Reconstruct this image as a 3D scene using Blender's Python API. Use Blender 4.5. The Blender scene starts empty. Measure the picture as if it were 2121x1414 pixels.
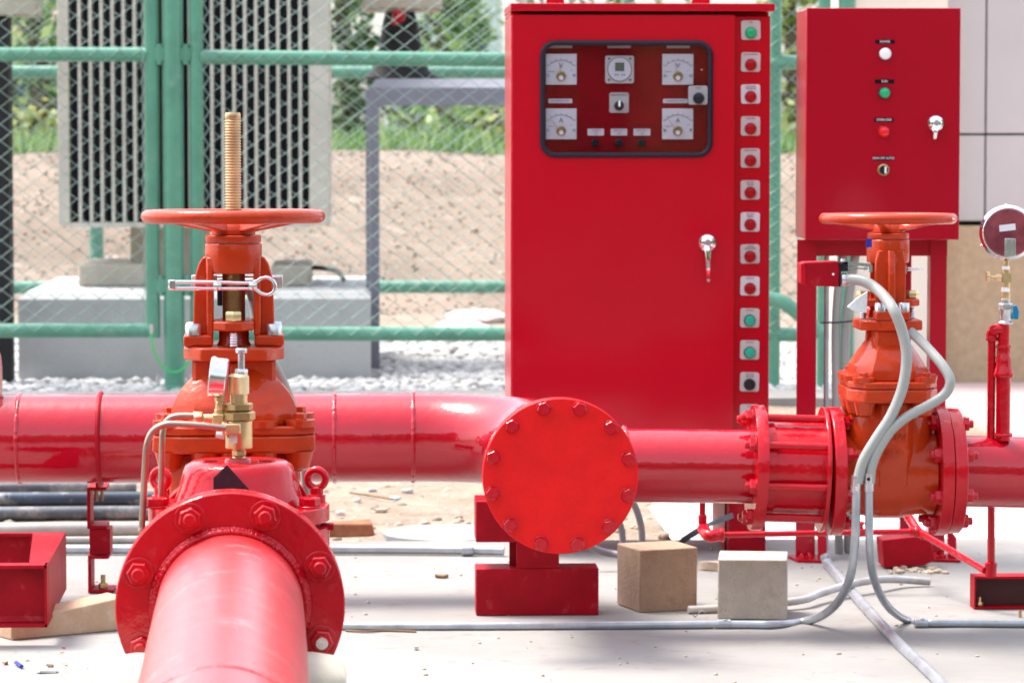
import bpy, bmesh, math, random
from mathutils import Vector, Matrix, noise
R = math.radians
PI = math.pi
rnd = random.Random(7)
sc = bpy.context.scene
COL = sc.collection

# ------------------------------------------------------------------ camera, world, sun, exposure
F = 7000.0
YAW = math.atan(280.5 / F)
PITCH = math.atan(439.0 / F)
CAMZ = 1.15
cam_d = bpy.data.cameras.new('camera')
cam = bpy.data.objects.new('camera', cam_d)
COL.objects.link(cam)
cam.location = (0, 0, CAMZ)
cam.rotation_euler = (R(90) - PITCH, 0, -YAW)
cam_d.sensor_width = 36
cam_d.lens = F / 2121 * 36
cam_d.clip_start = 0.1
cam_d.clip_end = 2000
cam_d.dof.use_dof = True
cam_d.dof.focus_distance = 6.3
cam_d.dof.aperture_fstop = 11
sc.camera = cam
CM = cam.rotation_euler.to_matrix()

SUN_EL, SUN_AZ = R(64), R(-62)          # azimuth measured from +Y towards +X (negative = to the left)
w = bpy.data.worlds.new('World'); sc.world = w; w.use_nodes = True
nt = w.node_tree; nt.nodes.clear()
sky = nt.nodes.new('ShaderNodeTexSky'); sky.sky_type = 'NISHITA'; sky.sun_disc = False
sky.sun_elevation = SUN_EL; sky.sun_rotation = SUN_AZ
sky.air_density = 1.0; sky.dust_density = 3.0; sky.ozone_density = 1.0
bg = nt.nodes.new('ShaderNodeBackground'); bg.inputs[1].default_value = 0.15
wo = nt.nodes.new('ShaderNodeOutputWorld')
hs = nt.nodes.new('ShaderNodeHueSaturation'); hs.inputs['Saturation'].default_value = .5
nt.links.new(sky.outputs[0], hs.inputs['Color']); nt.links.new(hs.outputs[0], bg.inputs[0]); nt.links.new(bg.outputs[0], wo.inputs[0])
sd = bpy.data.lights.new('sun', 'SUN'); sd.energy = 1.5; sd.angle = R(20); sd.color = (1, .95, .87)
so = bpy.data.objects.new('sun', sd); COL.objects.link(so)
so.rotation_euler = (R(90) - SUN_EL, 0, -SUN_AZ + PI)
sdir = Vector((math.sin(SUN_AZ) * math.cos(SUN_EL), math.cos(SUN_AZ) * math.cos(SUN_EL), math.sin(SUN_EL)))
so.rotation_euler = sdir.to_track_quat('Z', 'Y').to_euler()
sc.view_settings.view_transform = 'Standard'
sc.view_settings.look = 'None'
sc.view_settings.gamma = 1
sc.view_settings.exposure = 1.78

def P(px, py, Y):
    """the point at depth Y seen at that spot of the photograph"""
    d = CM @ Vector(((px - 1060.5) / F, -(py - 707.0) / F, -1.0))
    return Vector((0, 0, CAMZ)) + d * (Y / d.y)
def G(px, py, z=0.0):
    d = CM @ Vector(((px - 1060.5) / F, -(py - 707.0) / F, -1.0))
    return Vector((0, 0, CAMZ)) + d * ((z - CAMZ) / d.z)
def M(px, Y): return px * Y / F

# ------------------------------------------------------------------ materials
MATS = {}
def mat(name, col, rough=.5, metal=0, coat=0, var=.12, vscale=9, bump=.0, bscale=60, dirt=None, spec=.5, rvar=.0, coat_rough=.08, pits=0):
    m = bpy.data.materials.new(name); m.use_nodes = True
    n = m.node_tree.nodes; l = m.node_tree.links
    b = n['Principled BSDF']
    b.inputs['Roughness'].default_value = rough
    b.inputs['Metallic'].default_value = metal
    b.inputs['Specular IOR Level'].default_value = spec
    b.inputs['Coat Weight'].default_value = coat
    b.inputs['Coat Roughness'].default_value = coat_rough
    if .97 < coat: b.inputs['Coat IOR'].default_value = 1.6
    tc = n.new('ShaderNodeTexCoord')
    nz = n.new('ShaderNodeTexNoise'); nz.inputs['Scale'].default_value = vscale; nz.inputs['Detail'].default_value = 6
    nz.inputs['Roughness'].default_value = .62
    l.new(tc.outputs['Object'], nz.inputs['Vector'])
    cr = n.new('ShaderNodeValToRGB')
    lo = [max(0, c * (1 - var)) for c in col]; hi = [min(1, c * (1 + var)) for c in col]
    cr.color_ramp.elements[0].position = .33; cr.color_ramp.elements[1].position = .67
    cr.color_ramp.elements[0].color = (*lo, 1); cr.color_ramp.elements[1].color = (*hi, 1)
    l.new(nz.outputs['Fac'], cr.inputs[0])
    out = cr.outputs[0]
    if dirt:
        dc, amt, ds = dirt
        n2 = n.new('ShaderNodeTexNoise'); n2.inputs['Scale'].default_value = ds; n2.inputs['Detail'].default_value = 9
        n2.inputs['Roughness'].default_value = .7
        l.new(tc.outputs['Object'], n2.inputs['Vector'])
        r2 = n.new('ShaderNodeValToRGB')
        r2.color_ramp.elements[0].position = .62 - amt * .3; r2.color_ramp.elements[1].position = .72 - amt * .1
        l.new(n2.outputs['Fac'], r2.inputs[0])
        mx = n.new('ShaderNodeMix'); mx.data_type = 'RGBA'
        l.new(r2.outputs[0], mx.inputs[0]); l.new(out, mx.inputs[6]); mx.inputs[7].default_value = (*dc, 1)
        out = mx.outputs[2]
    if pits:
        vo = n.new('ShaderNodeTexVoronoi'); vo.inputs['Scale'].default_value = pits; l.new(tc.outputs['Object'], vo.inputs['Vector'])
        n4 = n.new('ShaderNodeTexNoise'); n4.inputs['Scale'].default_value = pits * .4; l.new(tc.outputs['Object'], n4.inputs['Vector'])
        ml = n.new('ShaderNodeMath'); ml.operation = 'MULTIPLY'; l.new(n4.outputs['Fac'], ml.inputs[0]); ml.inputs[1].default_value = .22
        lt = n.new('ShaderNodeMath'); lt.operation = 'LESS_THAN'; l.new(vo.outputs['Distance'], lt.inputs[0]); l.new(ml.outputs[0], lt.inputs[1])
        m4 = n.new('ShaderNodeMix'); m4.data_type = 'RGBA'; l.new(lt.outputs[0], m4.inputs[0]); l.new(out, m4.inputs[6]); m4.inputs[7].default_value = (*[c * .35 for c in col], 1)
        out = m4.outputs[2]
    l.new(out, b.inputs['Base Color'])
    if rvar:
        mr = n.new('ShaderNodeMapRange'); mr.inputs[3].default_value = max(.02, rough - rvar); mr.inputs[4].default_value = rough + rvar
        n3 = n.new('ShaderNodeTexNoise'); n3.inputs['Scale'].default_value = vscale * 2.3; n3.inputs['Detail'].default_value = 5
        l.new(tc.outputs['Object'], n3.inputs['Vector']); l.new(n3.outputs['Fac'], mr.inputs[0]); l.new(mr.outputs[0], b.inputs['Roughness'])
    if bump:
        nb = n.new('ShaderNodeTexNoise'); nb.inputs['Scale'].default_value = bscale; nb.inputs['Detail'].default_value = 4
        l.new(tc.outputs['Object'], nb.inputs['Vector'])
        bp = n.new('ShaderNodeBump'); bp.inputs['Strength'].default_value = bump; bp.inputs['Distance'].default_value = .004
        l.new(nb.outputs['Fac'], bp.inputs['Height']); l.new(bp.outputs[0], b.inputs['Normal'])
        if coat: l.new(bp.outputs[0], b.inputs['Coat Normal'])
    MATS[name] = m
    return m

RED = (.66, .004, .016)
m_red = mat('red_pipe_paint', (.44, .0003, .013), .5, coat=.98, var=.08, vscale=6, bump=.32, bscale=26, coat_rough=.035, spec=.05)
m_redf = mat('red_flange_paint', (.50, .0006, .010), .5, coat=.75, var=.1, vscale=8, bump=.3, bscale=60, coat_rough=.09, spec=.05, dirt=((.50, .03, .035), .1, 30))
m_reddisc = mat('brushed_red_paint', (.72, .004, .005), .5, coat=.12, var=.1, vscale=12, bump=.5, bscale=120, coat_rough=.3, spec=.2)
m_redm = mat('matt_red_pipe_paint', (.52, .014, .018), .42, coat=.5, var=.12, vscale=7, bump=.2, bscale=90, coat_rough=.26, dirt=((.60, .16, .15), .22, 13), rvar=.06)
m_redd = mat('dusty_red_steel', (.34, .0008, .010), .55, coat=.1, var=.2, vscale=12, bump=.3, bscale=60, dirt=((.36, .04, .045), .15, 24), coat_rough=.3, spec=.12)
m_cab = mat('red_cabinet_paint', (.51, .0002, .014), .4, coat=.65, var=.03, vscale=2, bump=.22, bscale=5, coat_rough=.12, spec=.1)
m_cab2 = mat('deep_red_cabinet_paint', (.39, .0002, .014), .4, coat=.6, var=.04, vscale=2, bump=.22, bscale=5, coat_rough=.12, spec=.1)
m_panel = mat('dark_red_inner_panel', (.27, .0, .009), .7, spec=.05, var=.18, vscale=9)
m_or = mat('orange_cast_iron_paint', (.49, .036, .003), .5, coat=.55, var=.12, vscale=14, bump=.28, bscale=70, coat_rough=.08, dirt=((.38, .03, .004), .2, 20), spec=.12)
m_brass = mat('brass', (.76, .56, .30), .3, metal=.9, var=.12, vscale=30, rvar=.1)
m_brasso = mat('tarnished_brass', (.50, .35, .16), .36, metal=.9, var=.2, vscale=30)
m_bronze = mat('bronze_thread', (.56, .38, .2), .38, metal=.85, var=.2, vscale=25)
m_stem = mat('dark_bronze', (.30, .17, .07), .4, metal=.7, var=.25, vscale=20)
m_steel = mat('zinc_steel', (.62, .62, .64), .28, metal=.9, var=.12, vscale=40, rvar=.1)
m_chrome = mat('chrome', (.86, .86, .88), .07, metal=1, var=.02, vscale=5)
m_alu = mat('brushed_steel', (.74, .74, .76), .2, metal=.95, var=.06, vscale=5)
m_tube = mat('copper_nickel_tube', (.40, .30, .24), .3, metal=.8, var=.16, vscale=18)
m_hose = mat('grey_flexible_sheath', (.32, .33, .31), .4, coat=.2, var=.06, vscale=7)
m_hosed = mat('dark_grey_sheath', (.16, .14, .15), .5, var=.1)
m_cond = mat('galvanised_conduit', (.42, .45, .49), .36, metal=.6, var=.2, vscale=16, dirt=((.48, .46, .44), .22, 30))
m_condd = mat('dusty_conduit', (.42, .42, .42), .55, metal=.2, var=.2, vscale=20, dirt=((.58, .5, .42), .5, 14))
m_plas = mat('dark_plastic', (.010, .010, .016), .4, coat=.1, spec=.3, var=.1)
m_rub = mat('rubber_gasket', (.013, .013, .026), .4, spec=.3, var=.15)
m_white = mat('white_plate', (.74, .74, .78), .4, var=.03)
m_ivory = mat('ivory_plate', (.60, .57, .55), .42, var=.04)
m_lens_g = mat('green_lens', (.0, .42, .16), .3, coat=.5, var=.15, vscale=200)
m_lens_t = mat('teal_lens', (.0, .40, .27), .3, coat=.5, var=.15, vscale=200)
m_lens_r = mat('red_lens', (.36, .0, .006), .35, coat=.2, spec=.2, var=.25, vscale=200)
m_lens_br = mat('bright_red_lens', (.85, .004, .004), .3, coat=.5, var=.05, vscale=200)
m_lens_w = mat('white_lens', (.9, .9, .95), .3, coat=.5, var=.02)
m_ink = mat('black_ink', (.006, .006, .012), .7, var=.0, spec=.1)
m_inkg = mat('grey_ink', (.22, .22, .25), .6, var=.0)
m_inkw = mat('white_ink', (.8, .8, .82), .6, var=.0)
m_inkr = mat('red_ink', (.6, .1, .1), .6, var=.0)
m_lcd = mat('lcd_screen', (.14, .17, .10), .3, var=.05)
m_gr = mat('green_fence_paint', (.085, .285, .195), .38, coat=.35, var=.15, vscale=5, bump=.2, bscale=40, dirt=((.16, .33, .25), .25, 9))
m_wire = mat('green_coated_wire', (.24, .35, .30), .45, var=.15)
m_cream = mat('cream_radiator_paint', (.56, .53, .47), .5, var=.10, vscale=3, dirt=((.46, .42, .35), .25, 5))
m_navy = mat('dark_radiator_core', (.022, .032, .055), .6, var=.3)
m_conc = mat('pad_concrete', (.46, .46, .46), .85, var=.1, vscale=3, bump=.4, bscale=50, dirt=((.40, .39, .37), .3, 3))
m_cube = mat('brown_concrete_cube', (.37, .25, .165), .8, var=.14, vscale=10, bump=.5, bscale=120, dirt=((.30, .18, .11), .3, 14), pits=110)
m_cubeg = mat('grey_concrete_cube', (.46, .41, .35), .8, var=.12, vscale=12, bump=.5, bscale=120, dirt=((.38, .33, .26), .35, 14), pits=120)
m_block = mat('cream_support_block', (.50, .455, .36), .7, var=.08, vscale=8, bump=.3)
m_wood = mat('timber', (.50, .33, .21), .7, var=.18, vscale=7, bump=.4, bscale=90, dirt=((.55, .42, .32), .25, 30))
m_bark = mat('bark', (.10, .07, .05), .9, var=.3, vscale=12)
m_gsteel = mat('grey_steel_frame', (.20, .20, .25), .5, var=.08)
m_black = mat('black_cloth', (.008, .008, .011), .7, var=.3)
m_build = mat('cream_render', (.78, .71, .60), .8, var=.05, vscale=2)
m_brown = mat('brown_board', (.44, .32, .20), .9, var=.10, vscale=30, bump=.2, bscale=40)
m_bstone = mat('beige_stone', (.45, .40, .33), .8, var=.1)
m_plast = mat('white_plastic_sheet', (.80, .80, .82), .35, var=.04, vscale=4, bump=.6, bscale=9, coat=.2)
m_blue = mat('blue_plastic', (.0, .20, .38), .35, var=.05)
m_blue2 = mat('blue_sticker', (.01, .03, .38), .4, var=.1)
m_paper = mat('white_paper', (.70, .68, .66), .7, var=.08, vscale=60)
m_blk = mat('worn_black_sticker', (.018, .012, .022), .4, var=.3, vscale=40, dirt=((.2, .01, .02), .3, 40))
m_gwire = mat('bright_green_wire', (.03, .55, .12), .4, var=.05)
m_sand = mat('sand_debris', (.44, .34, .24), .95, var=.25, vscale=30)
m_rust = mat('rusty_steel', (.28, .11, .05), .85, var=.35, vscale=14)
m_leafdry = mat('dry_leaf', (.20, .12, .06), .8, var=.3)
m_stone = mat('pale_stone', (.44, .435, .43), .85, var=.3, vscale=9)
m_stoneb = mat('warm_stone', (.36, .29, .22), .85, var=.5, vscale=3)
m_patch = mat('grey_mortar_patch', (.27, .28, .30), .8, var=.08)
m_opipe = mat('paint_smeared_steel', (.08, .085, .10), .5, metal=.2, var=.4, vscale=8, dirt=((.40, .36, .33), .55, 5))
m_opipe2 = mat('blue_black_pipe', (.03, .045, .07), .4, metal=.2, var=.4, vscale=8, dirt=((.42, .40, .40), .35, 6))
m_opipe3 = mat('pale_dusty_pipe', (.36, .33, .31), .6, metal=.1, var=.25, vscale=9, dirt=((.46, .42, .37), .4, 8))
m_far1 = mat('far_pale_wall', (.55, .58, .62), .9, var=.15, vscale=.4)
m_far2 = mat('far_roof', (.32, .20, .16), .9, var=.2, vscale=.6)
m_glassd = mat('dark_glazing', (.06, .08, .11), .2, var=.1)

def glass_mat():
    m = bpy.data.materials.new('cabinet_glass'); m.use_nodes = True
    n = m.node_tree.nodes; l = m.node_tree.links; n.clear()
    o = n.new('ShaderNodeOutputMaterial'); mx = n.new('ShaderNodeMixShader')
    t = n.new('ShaderNodeBsdfTransparent'); t.inputs[0].default_value = (.9, .9, .92, 1)
    g = n.new('ShaderNodeBsdfGlossy'); g.inputs['Roughness'].default_value = .03
    mx.inputs[0].default_value = .045
    l.new(t.outputs[0], mx.inputs[1]); l.new(g.outputs[0], mx.inputs[2]); l.new(mx.outputs[0], o.inputs[0])
    return m
m_glass = glass_mat()

def tile_mat():
    m = mat('wall_tiles', (.50, .47, .46), .55, var=.04, vscale=2)
    return m
m_tile = tile_mat()

def ground_mat(name, ca, cb, cc, s1, s2, bump=.5, bd=.01, rough=.9):
    m = bpy.data.materials.new(name); m.use_nodes = True
    n = m.node_tree.nodes; l = m.node_tree.links; b = n['Principled BSDF']; b.inputs['Roughness'].default_value = rough
    tc = n.new('ShaderNodeTexCoord')
    a = n.new('ShaderNodeTexNoise'); a.inputs['Scale'].default_value = s1; a.inputs['Detail'].default_value = 10; a.inputs['Roughness'].default_value = .65
    c = n.new('ShaderNodeTexNoise'); c.inputs['Scale'].default_value = s2; c.inputs['Detail'].default_value = 6
    l.new(tc.outputs['Object'], a.inputs[0]); l.new(tc.outputs['Object'], c.inputs[0])
    r = n.new('ShaderNodeValToRGB'); r.color_ramp.elements[0].position = .35; r.color_ramp.elements[1].position = .65
    r.color_ramp.elements[0].color = (*ca, 1); r.color_ramp.elements[1].color = (*cb, 1)
    l.new(a.outputs['Fac'], r.inputs[0])
    r2 = n.new('ShaderNodeValToRGB'); r2.color_ramp.elements[0].position = .60; r2.color_ramp.elements[1].position = .70
    l.new(c.outputs['Fac'], r2.inputs[0])
    mx = n.new('ShaderNodeMix'); mx.data_type = 'RGBA'; l.new(r2.outputs[0], mx.inputs[0]); l.new(r.outputs[0], mx.inputs[6]); mx.inputs[7].default_value = (*cc, 1)
    l.new(mx.outputs[2], b.inputs['Base Color'])
    bp = n.new('ShaderNodeBump'); bp.inputs['Strength'].default_value = bump; bp.inputs['Distance'].default_value = bd
    l.new(c.outputs['Fac'], bp.inputs['Height']); l.new(bp.outputs[0], b.inputs['Normal'])
    return m
def slab_extra(m):
    n = m.node_tree.nodes; l = m.node_tree.links; b = n['Principled BSDF']
    src = b.inputs['Base Color'].links[0].from_socket; tc = n.new('ShaderNodeTexCoord')
    s1 = n.new('ShaderNodeTexNoise'); s1.inputs['Scale'].default_value = 2.6; s1.inputs['Detail'].default_value = 12; s1.inputs['Roughness'].default_value = .75; s1.inputs['Distortion'].default_value = .6
    r1 = n.new('ShaderNodeValToRGB'); r1.color_ramp.elements[0].position = .56; r1.color_ramp.elements[1].position = .70
    r1.color_ramp.elements[1].color = (.6, .6, .6, 1)
    l.new(tc.outputs['Object'], s1.inputs['Vector']); l.new(s1.outputs['Fac'], r1.inputs[0])
    a = n.new('ShaderNodeMix'); a.data_type = 'RGBA'; a.inputs[7].default_value = (.20, .155, .13, 1)
    l.new(r1.outputs[0], a.inputs[0]); l.new(src, a.inputs[6])
    d1 = n.new('ShaderNodeTexNoise'); d1.inputs['Scale'].default_value = 3; l.new(tc.outputs['Object'], d1.inputs['Vector'])
    mx = n.new('ShaderNodeMix'); mx.data_type = 'RGBA'; mx.inputs[0].default_value = .25; l.new(tc.outputs['Object'], mx.inputs[6]); l.new(d1.outputs['Color'], mx.inputs[7])
    v = n.new('ShaderNodeTexVoronoi'); v.feature = 'DISTANCE_TO_EDGE'; v.inputs['Scale'].default_value = .85; l.new(mx.outputs[2], v.inputs['Vector'])
    lt = n.new('ShaderNodeMath'); lt.operation = 'LESS_THAN'; lt.inputs[1].default_value = .0022; l.new(v.outputs['Distance'], lt.inputs[0])
    g = n.new('ShaderNodeMath'); g.operation = 'MULTIPLY'; g.inputs[1].default_value = .12; l.new(lt.outputs[0], g.inputs[0])
    c = n.new('ShaderNodeMix'); c.data_type = 'RGBA'; c.inputs[7].default_value = (.10, .085, .075, 1)
    l.new(g.outputs[0], c.inputs[0]); l.new(a.outputs[2], c.inputs[6]); l.new(c.outputs[2], b.inputs['Base Color'])
    return m
m_slab = ground_mat('slab_concrete', (.215, .203, .190), (.300, .288, .272), (.235, .205, .180), .9, 16, .5, .004, .85)
slab_extra(m_slab)
m_dirt = ground_mat('sandy_dirt', (.20, .145, .10), (.32, .255, .19), (.36, .33, .30), 5, 34, .8, .02)
m_bank = ground_mat('orange_earth_bank', (.165, .118, .085), (.25, .185, .138), (.30, .24, .20), 1.1, 8, .35, .03)
m_pink = ground_mat('pink_paving', (.50, .36, .34), (.58, .44, .42), (.52, .42, .40), .7, 14, .2, .004)
m_grass = ground_mat('grass_ground', (.06, .13, .03), (.16, .24, .06), (.22, .22, .10), .8, 5, .6, .05)

def leaf_mat(name, a, b2, c):
    m = bpy.data.materials.new(name); m.use_nodes = True
    n = m.node_tree.nodes; l = m.node_tree.links; b = n['Principled BSDF']; b.inputs['Roughness'].default_value = .5
    g = n.new('ShaderNodeNewGeometry'); r = n.new('ShaderNodeValToRGB')
    r.color_ramp.elements[0].color = (*a, 1); r.color_ramp.elements[1].color = (*c, 1)
    e = r.color_ramp.elements.new(.5); e.color = (*b2, 1)
    l.new(g.outputs['Random Per Island'], r.inputs[0]); l.new(r.outputs[0], b.inputs['Base Color'])
    t = n.new('ShaderNodeBsdfTranslucent'); l.new(r.outputs[0], t.inputs[0])
    mx = n.new('ShaderNodeMixShader'); mx.inputs[0].default_value = .35
    o = n['Material Output']; l.new(b.outputs[0], mx.inputs[1]); l.new(t.outputs[0], mx.inputs[2]); l.new(mx.outputs[0], o.inputs[0])
    return m
m_leaf1 = leaf_mat('fresh_leaves', (.07, .16, .04), (.18, .30, .09), (.42, .50, .20))
m_leaf2 = leaf_mat('dark_leaves', (.03, .07, .025), (.09, .16, .05), (.22, .30, .12))
m_leaf3 = leaf_mat('yellow_leaves', (.16, .22, .05), (.36, .40, .12), (.55, .54, .22))

# ------------------------------------------------------------------ mesh builder
def frame_of(axis):
    a = Vector(axis).normalized()
    up = Vector((0, 0, 1)) if abs(a.z) < .95 else Vector((0, 1, 0))
    u = up.cross(a).normalized(); v = a.cross(u)
    return u, v, a
class MB:
    def __init__(s): s.v = []; s.f = []
    def add(s, vs, fs):
        o = len(s.v); s.v += [Vector(v) for v in vs]; s.f += [tuple(i + o for i in f) for f in fs]; return s
    def box(s, c, d, rot=None):
        c = Vector(c); x, y, z = (q / 2 for q in d)
        vs = [Vector((a * x, b * y, e * z)) for e in (-1, 1) for b in (-1, 1) for a in (-1, 1)]
        if rot is not None: vs = [rot @ v for v in vs]
        return s.add([v + c for v in vs], [(0, 2, 3, 1), (4, 5, 7, 6), (0, 1, 5, 4), (2, 6, 7, 3), (0, 4, 6, 2), (1, 3, 7, 5)])
    def bx(s, x0, x1, y0, y1, z0, z1): return s.box(((x0 + x1) / 2, (y0 + y1) / 2, (z0 + z1) / 2), (abs(x1 - x0), abs(y1 - y0), abs(z1 - z0)))
    def rings(s, rings, cap=True, close=False):
        n = len(rings[0]); vs = [p for r in rings for p in r]; fs = []
        k = len(rings)
        for i in range(k if close else k - 1):
            j = (i + 1) % k
            for a in range(n):
                b = (a + 1) % n
                fs.append((i * n + a, i * n + b, j * n + b, j * n + a))
        if cap and not close:
            fs.append(tuple(reversed(range(n)))); fs.append(tuple((k - 1) * n + a for a in range(n)))
        return s.add(vs, fs)
    def lathe(s, prof, o=(0, 0, 0), axis=(0, 0, 1), n=32, cap=True, ph=0):
        u, v, a = frame_of(axis); o = Vector(o)
        return s.rings([[o + a * h + (u * math.cos(t * 2 * PI / n + ph) + v * math.sin(t * 2 * PI / n + ph)) * r for t in range(n)] for r, h in prof], cap)
    def cyl(s, p0, p1, r, r2=None, n=24, cap=True, ph=0):
        p0 = Vector(p0); p1 = Vector(p1); L = (p1 - p0).length
        return s.lathe([(r, 0), (r if r2 is None else r2, L)], p0, p1 - p0, n, cap, ph)
    def ring(s, o, axis, ro, ri, h, n=48):
        """flat washer / pipe wall"""
        u, v, a = frame_of(axis); o = Vector(o); rs = []
        for r, hh in ((ri, 0), (ro, 0), (ro, h), (ri, h)):
            rs.append([o + a * hh + (u * math.cos(t * 2 * PI / n) + v * math.sin(t * 2 * PI / n)) * r for t in range(n)])
        return s.rings(rs, False, True)
    def hexa(s, o, axis, af, h, ph=0):
        r = af / math.sqrt(3)
        return s.lathe([(r * .9, 0), (r, h * .12), (r, h * .85), (r * .88, h)], o, axis, 6, True, ph)
    def tube(s, pts, r, n=10, smooth=6, cap=True, closed=False, rf=None):
        pts = [Vector(p) for p in pts]
        if smooth and len(pts) > 2:
            q = []
            m = len(pts)
            rng = range(m if closed else m - 1)
            for i in rng:
                if closed: a, b, c, d = pts[(i - 1) % m], pts[i], pts[(i + 1) % m], pts[(i + 2) % m]
                else: a, b, c, d = pts[max(0, i - 1)], pts[i], pts[i + 1], pts[min(m - 1, i + 2)]
                for k in range(smooth):
                    t = k / smooth
                    q.append(.5 * ((2 * b) + (c - a) * t + (2 * a - 5 * b + 4 * c - d) * t * t + (3 * b - 3 * c + d - a) * t ** 3))
            if not closed: q.append(pts[-1])
            pts = q
        k = len(pts); rings = []; u = None
        for i, p in enumerate(pts):
            if closed: t = pts[(i + 1) % k] - pts[(i - 1) % k]
            else: t = pts[min(i + 1, k - 1)] - pts[max(i - 1, 0)]
            t.normalize()
            if u is None: u = frame_of(t)[0]
            u = (u - t * u.dot(t)).normalized(); v = t.cross(u)
            rr = r if rf is None else rf(i, k)
            rings.append([p + (u * math.cos(a * 2 * PI / n) + v * math.sin(a * 2 * PI / n)) * rr for a in range(n)])
        return s.rings(rings, cap, closed)
    def bead(s, o, axis, Rr, r, n=120, jit=.35, m=8):
        """lumpy weld bead round a pipe"""
        u, v, a = frame_of(axis); o = Vector(o); rings = []
        for i in range(n):
            t = i * 2 * PI / n; d = u * math.cos(t) + v * math.sin(t)
            rr = r * (1 + jit * (rnd.random() - .5) * 2); c = o + d * (Rr + r * jit * .5 * (rnd.random() - .5))
            rings.append([c + (d * math.cos(b * 2 * PI / m) + a * math.sin(b * 2 * PI / m)) * rr for b in range(m)])
        return s.rings(rings, False, True)
    def torus(s, o, axis, Rr, r, n=64, m=16, sq=1.0):
        u, v, a = frame_of(axis); o = Vector(o)
        return s.rings([[o + (u * math.cos(i * 2 * PI / n) + v * math.sin(i * 2 * PI / n)) * (Rr + r * math.cos(b * 2 * PI / m)) + a * r * sq * math.sin(b * 2 * PI / m) for b in range(m)] for i in range(n)], False, True)
    def prism(s, pts, ext):
        ext = Vector(ext); pts = [Vector(p) for p in pts]
        return s.rings([pts, [p + ext for p in pts]])
    def sphere(s, c, r, n=12, m=8, sc=(1, 1, 1)):
        c = Vector(c); rs = []
        for i in range(m + 1):
            t = -PI / 2 + PI * i / m; q = max(math.cos(t), .02)
            rs.append([c + Vector((r * q * math.cos(a * 2 * PI / n) * sc[0], r * q * math.sin(a * 2 * PI / n) * sc[1], r * math.sin(t) * sc[2])) for a in range(n)])
        return s.rings(rs)
    def merge(s, o): return s.add(o.v, o.f)
    def mesh(s, name, m, off=(0, 0, 0), ang=38, flat=False):
        off = Vector(off); me = bpy.data.meshes.new(name)
        me.from_pydata([v - off for v in s.v], [], s.f)
        bm = bmesh.new(); bm.from_mesh(me); bmesh.ops.recalc_face_normals(bm, faces=bm.faces); bm.to_mesh(me); bm.free()
        me.materials.append(m)
        if not flat:
            me.polygons.foreach_set('use_smooth', [True] * len(me.polygons))
            me.set_sharp_from_angle(angle=R(ang))
        me.update(); return me

def rrect(x0, x1, z0, z1, r, y, k=6):
    pts = []
    for cx, cz, a0 in ((x1 - r, z1 - r, 0), (x0 + r, z1 - r, 90), (x0 + r, z0 + r, 180), (x1 - r, z0 + r, 270)):
        for i in range(k + 1):
            t = R(a0 + 90 * i / k); pts.append(Vector((cx + r * math.cos(t), y, cz + r * math.sin(t))))
    return pts

class T:
    """one thing: an Empty at its base, its parts as children"""
    def __init__(s, name, label, cat, loc=(0, 0, 0), group=None, local=False, kind=None, rotz=0):
        s.r = bpy.data.objects.new(name, None); COL.objects.link(s.r); s.r.empty_display_size = .05
        s.off = Vector((0, 0, 0)) if local else Vector(loc)
        s.r.location = Vector(loc); s.r.rotation_euler = (0, 0, rotz)
        s.r['label'] = label; s.r['category'] = cat
        if group: s.r['group'] = group
        if kind: s.r['kind'] = kind
    def part(s, name, mb, m, parent=None, bevel=0, label=None, ang=38, flat=False, kind=None):
        o = bpy.data.objects.new(name, mb.mesh(name, m, s.off, ang, flat)); COL.objects.link(o)
        o.parent = parent or s.r
        if bevel:
            b = o.modifiers.new('bevel', 'BEVEL'); b.width = bevel; b.segments = 2; b.limit_method = 'ANGLE'; b.angle_limit = R(50)
            b.harden_normals = False
        if label: o['label'] = label
        if kind: o['kind'] = kind
        return o
    def put(s, name, me, pos, axis=(0, 0, 1), spin=0, parent=None, label=None, scale=1):
        o = bpy.data.objects.new(name, me); COL.objects.link(o); o.parent = parent or s.r
        u, v, a = frame_of(axis)
        mt = Matrix((u, v, a)).transposed().to_4x4()
        o.matrix_local = Matrix.Translation(Vector(pos) - s.off) @ mt @ Matrix.Rotation(spin, 4, 'Z') @ Matrix.Scale(scale, 4)
        if label: o['label'] = label
        return o

def solo(name, mb, m, label, cat, group=None, kind=None, bevel=0, ang=38, flat=False, base=None):
    """a thing that is one mesh, its origin at its base"""
    if base is None:
        xs = [v.x for v in mb.v]; ys = [v.y for v in mb.v]; zs = [v.z for v in mb.v]
        base = Vector(((min(xs) + max(xs)) / 2, (min(ys) + max(ys)) / 2, min(zs)))
    o = bpy.data.objects.new(name, mb.mesh(name, m, base, ang, flat)); COL.objects.link(o); o.location = base
    if kind != 'structure': o['label'] = label; o['category'] = cat
    if group: o['group'] = group
    if kind: o['kind'] = kind
    if bevel:
        b = o.modifiers.new('bevel', 'BEVEL'); b.width = bevel; b.segments = 2; b.limit_method = 'ANGLE'; b.angle_limit = R(50)
    return o

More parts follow.
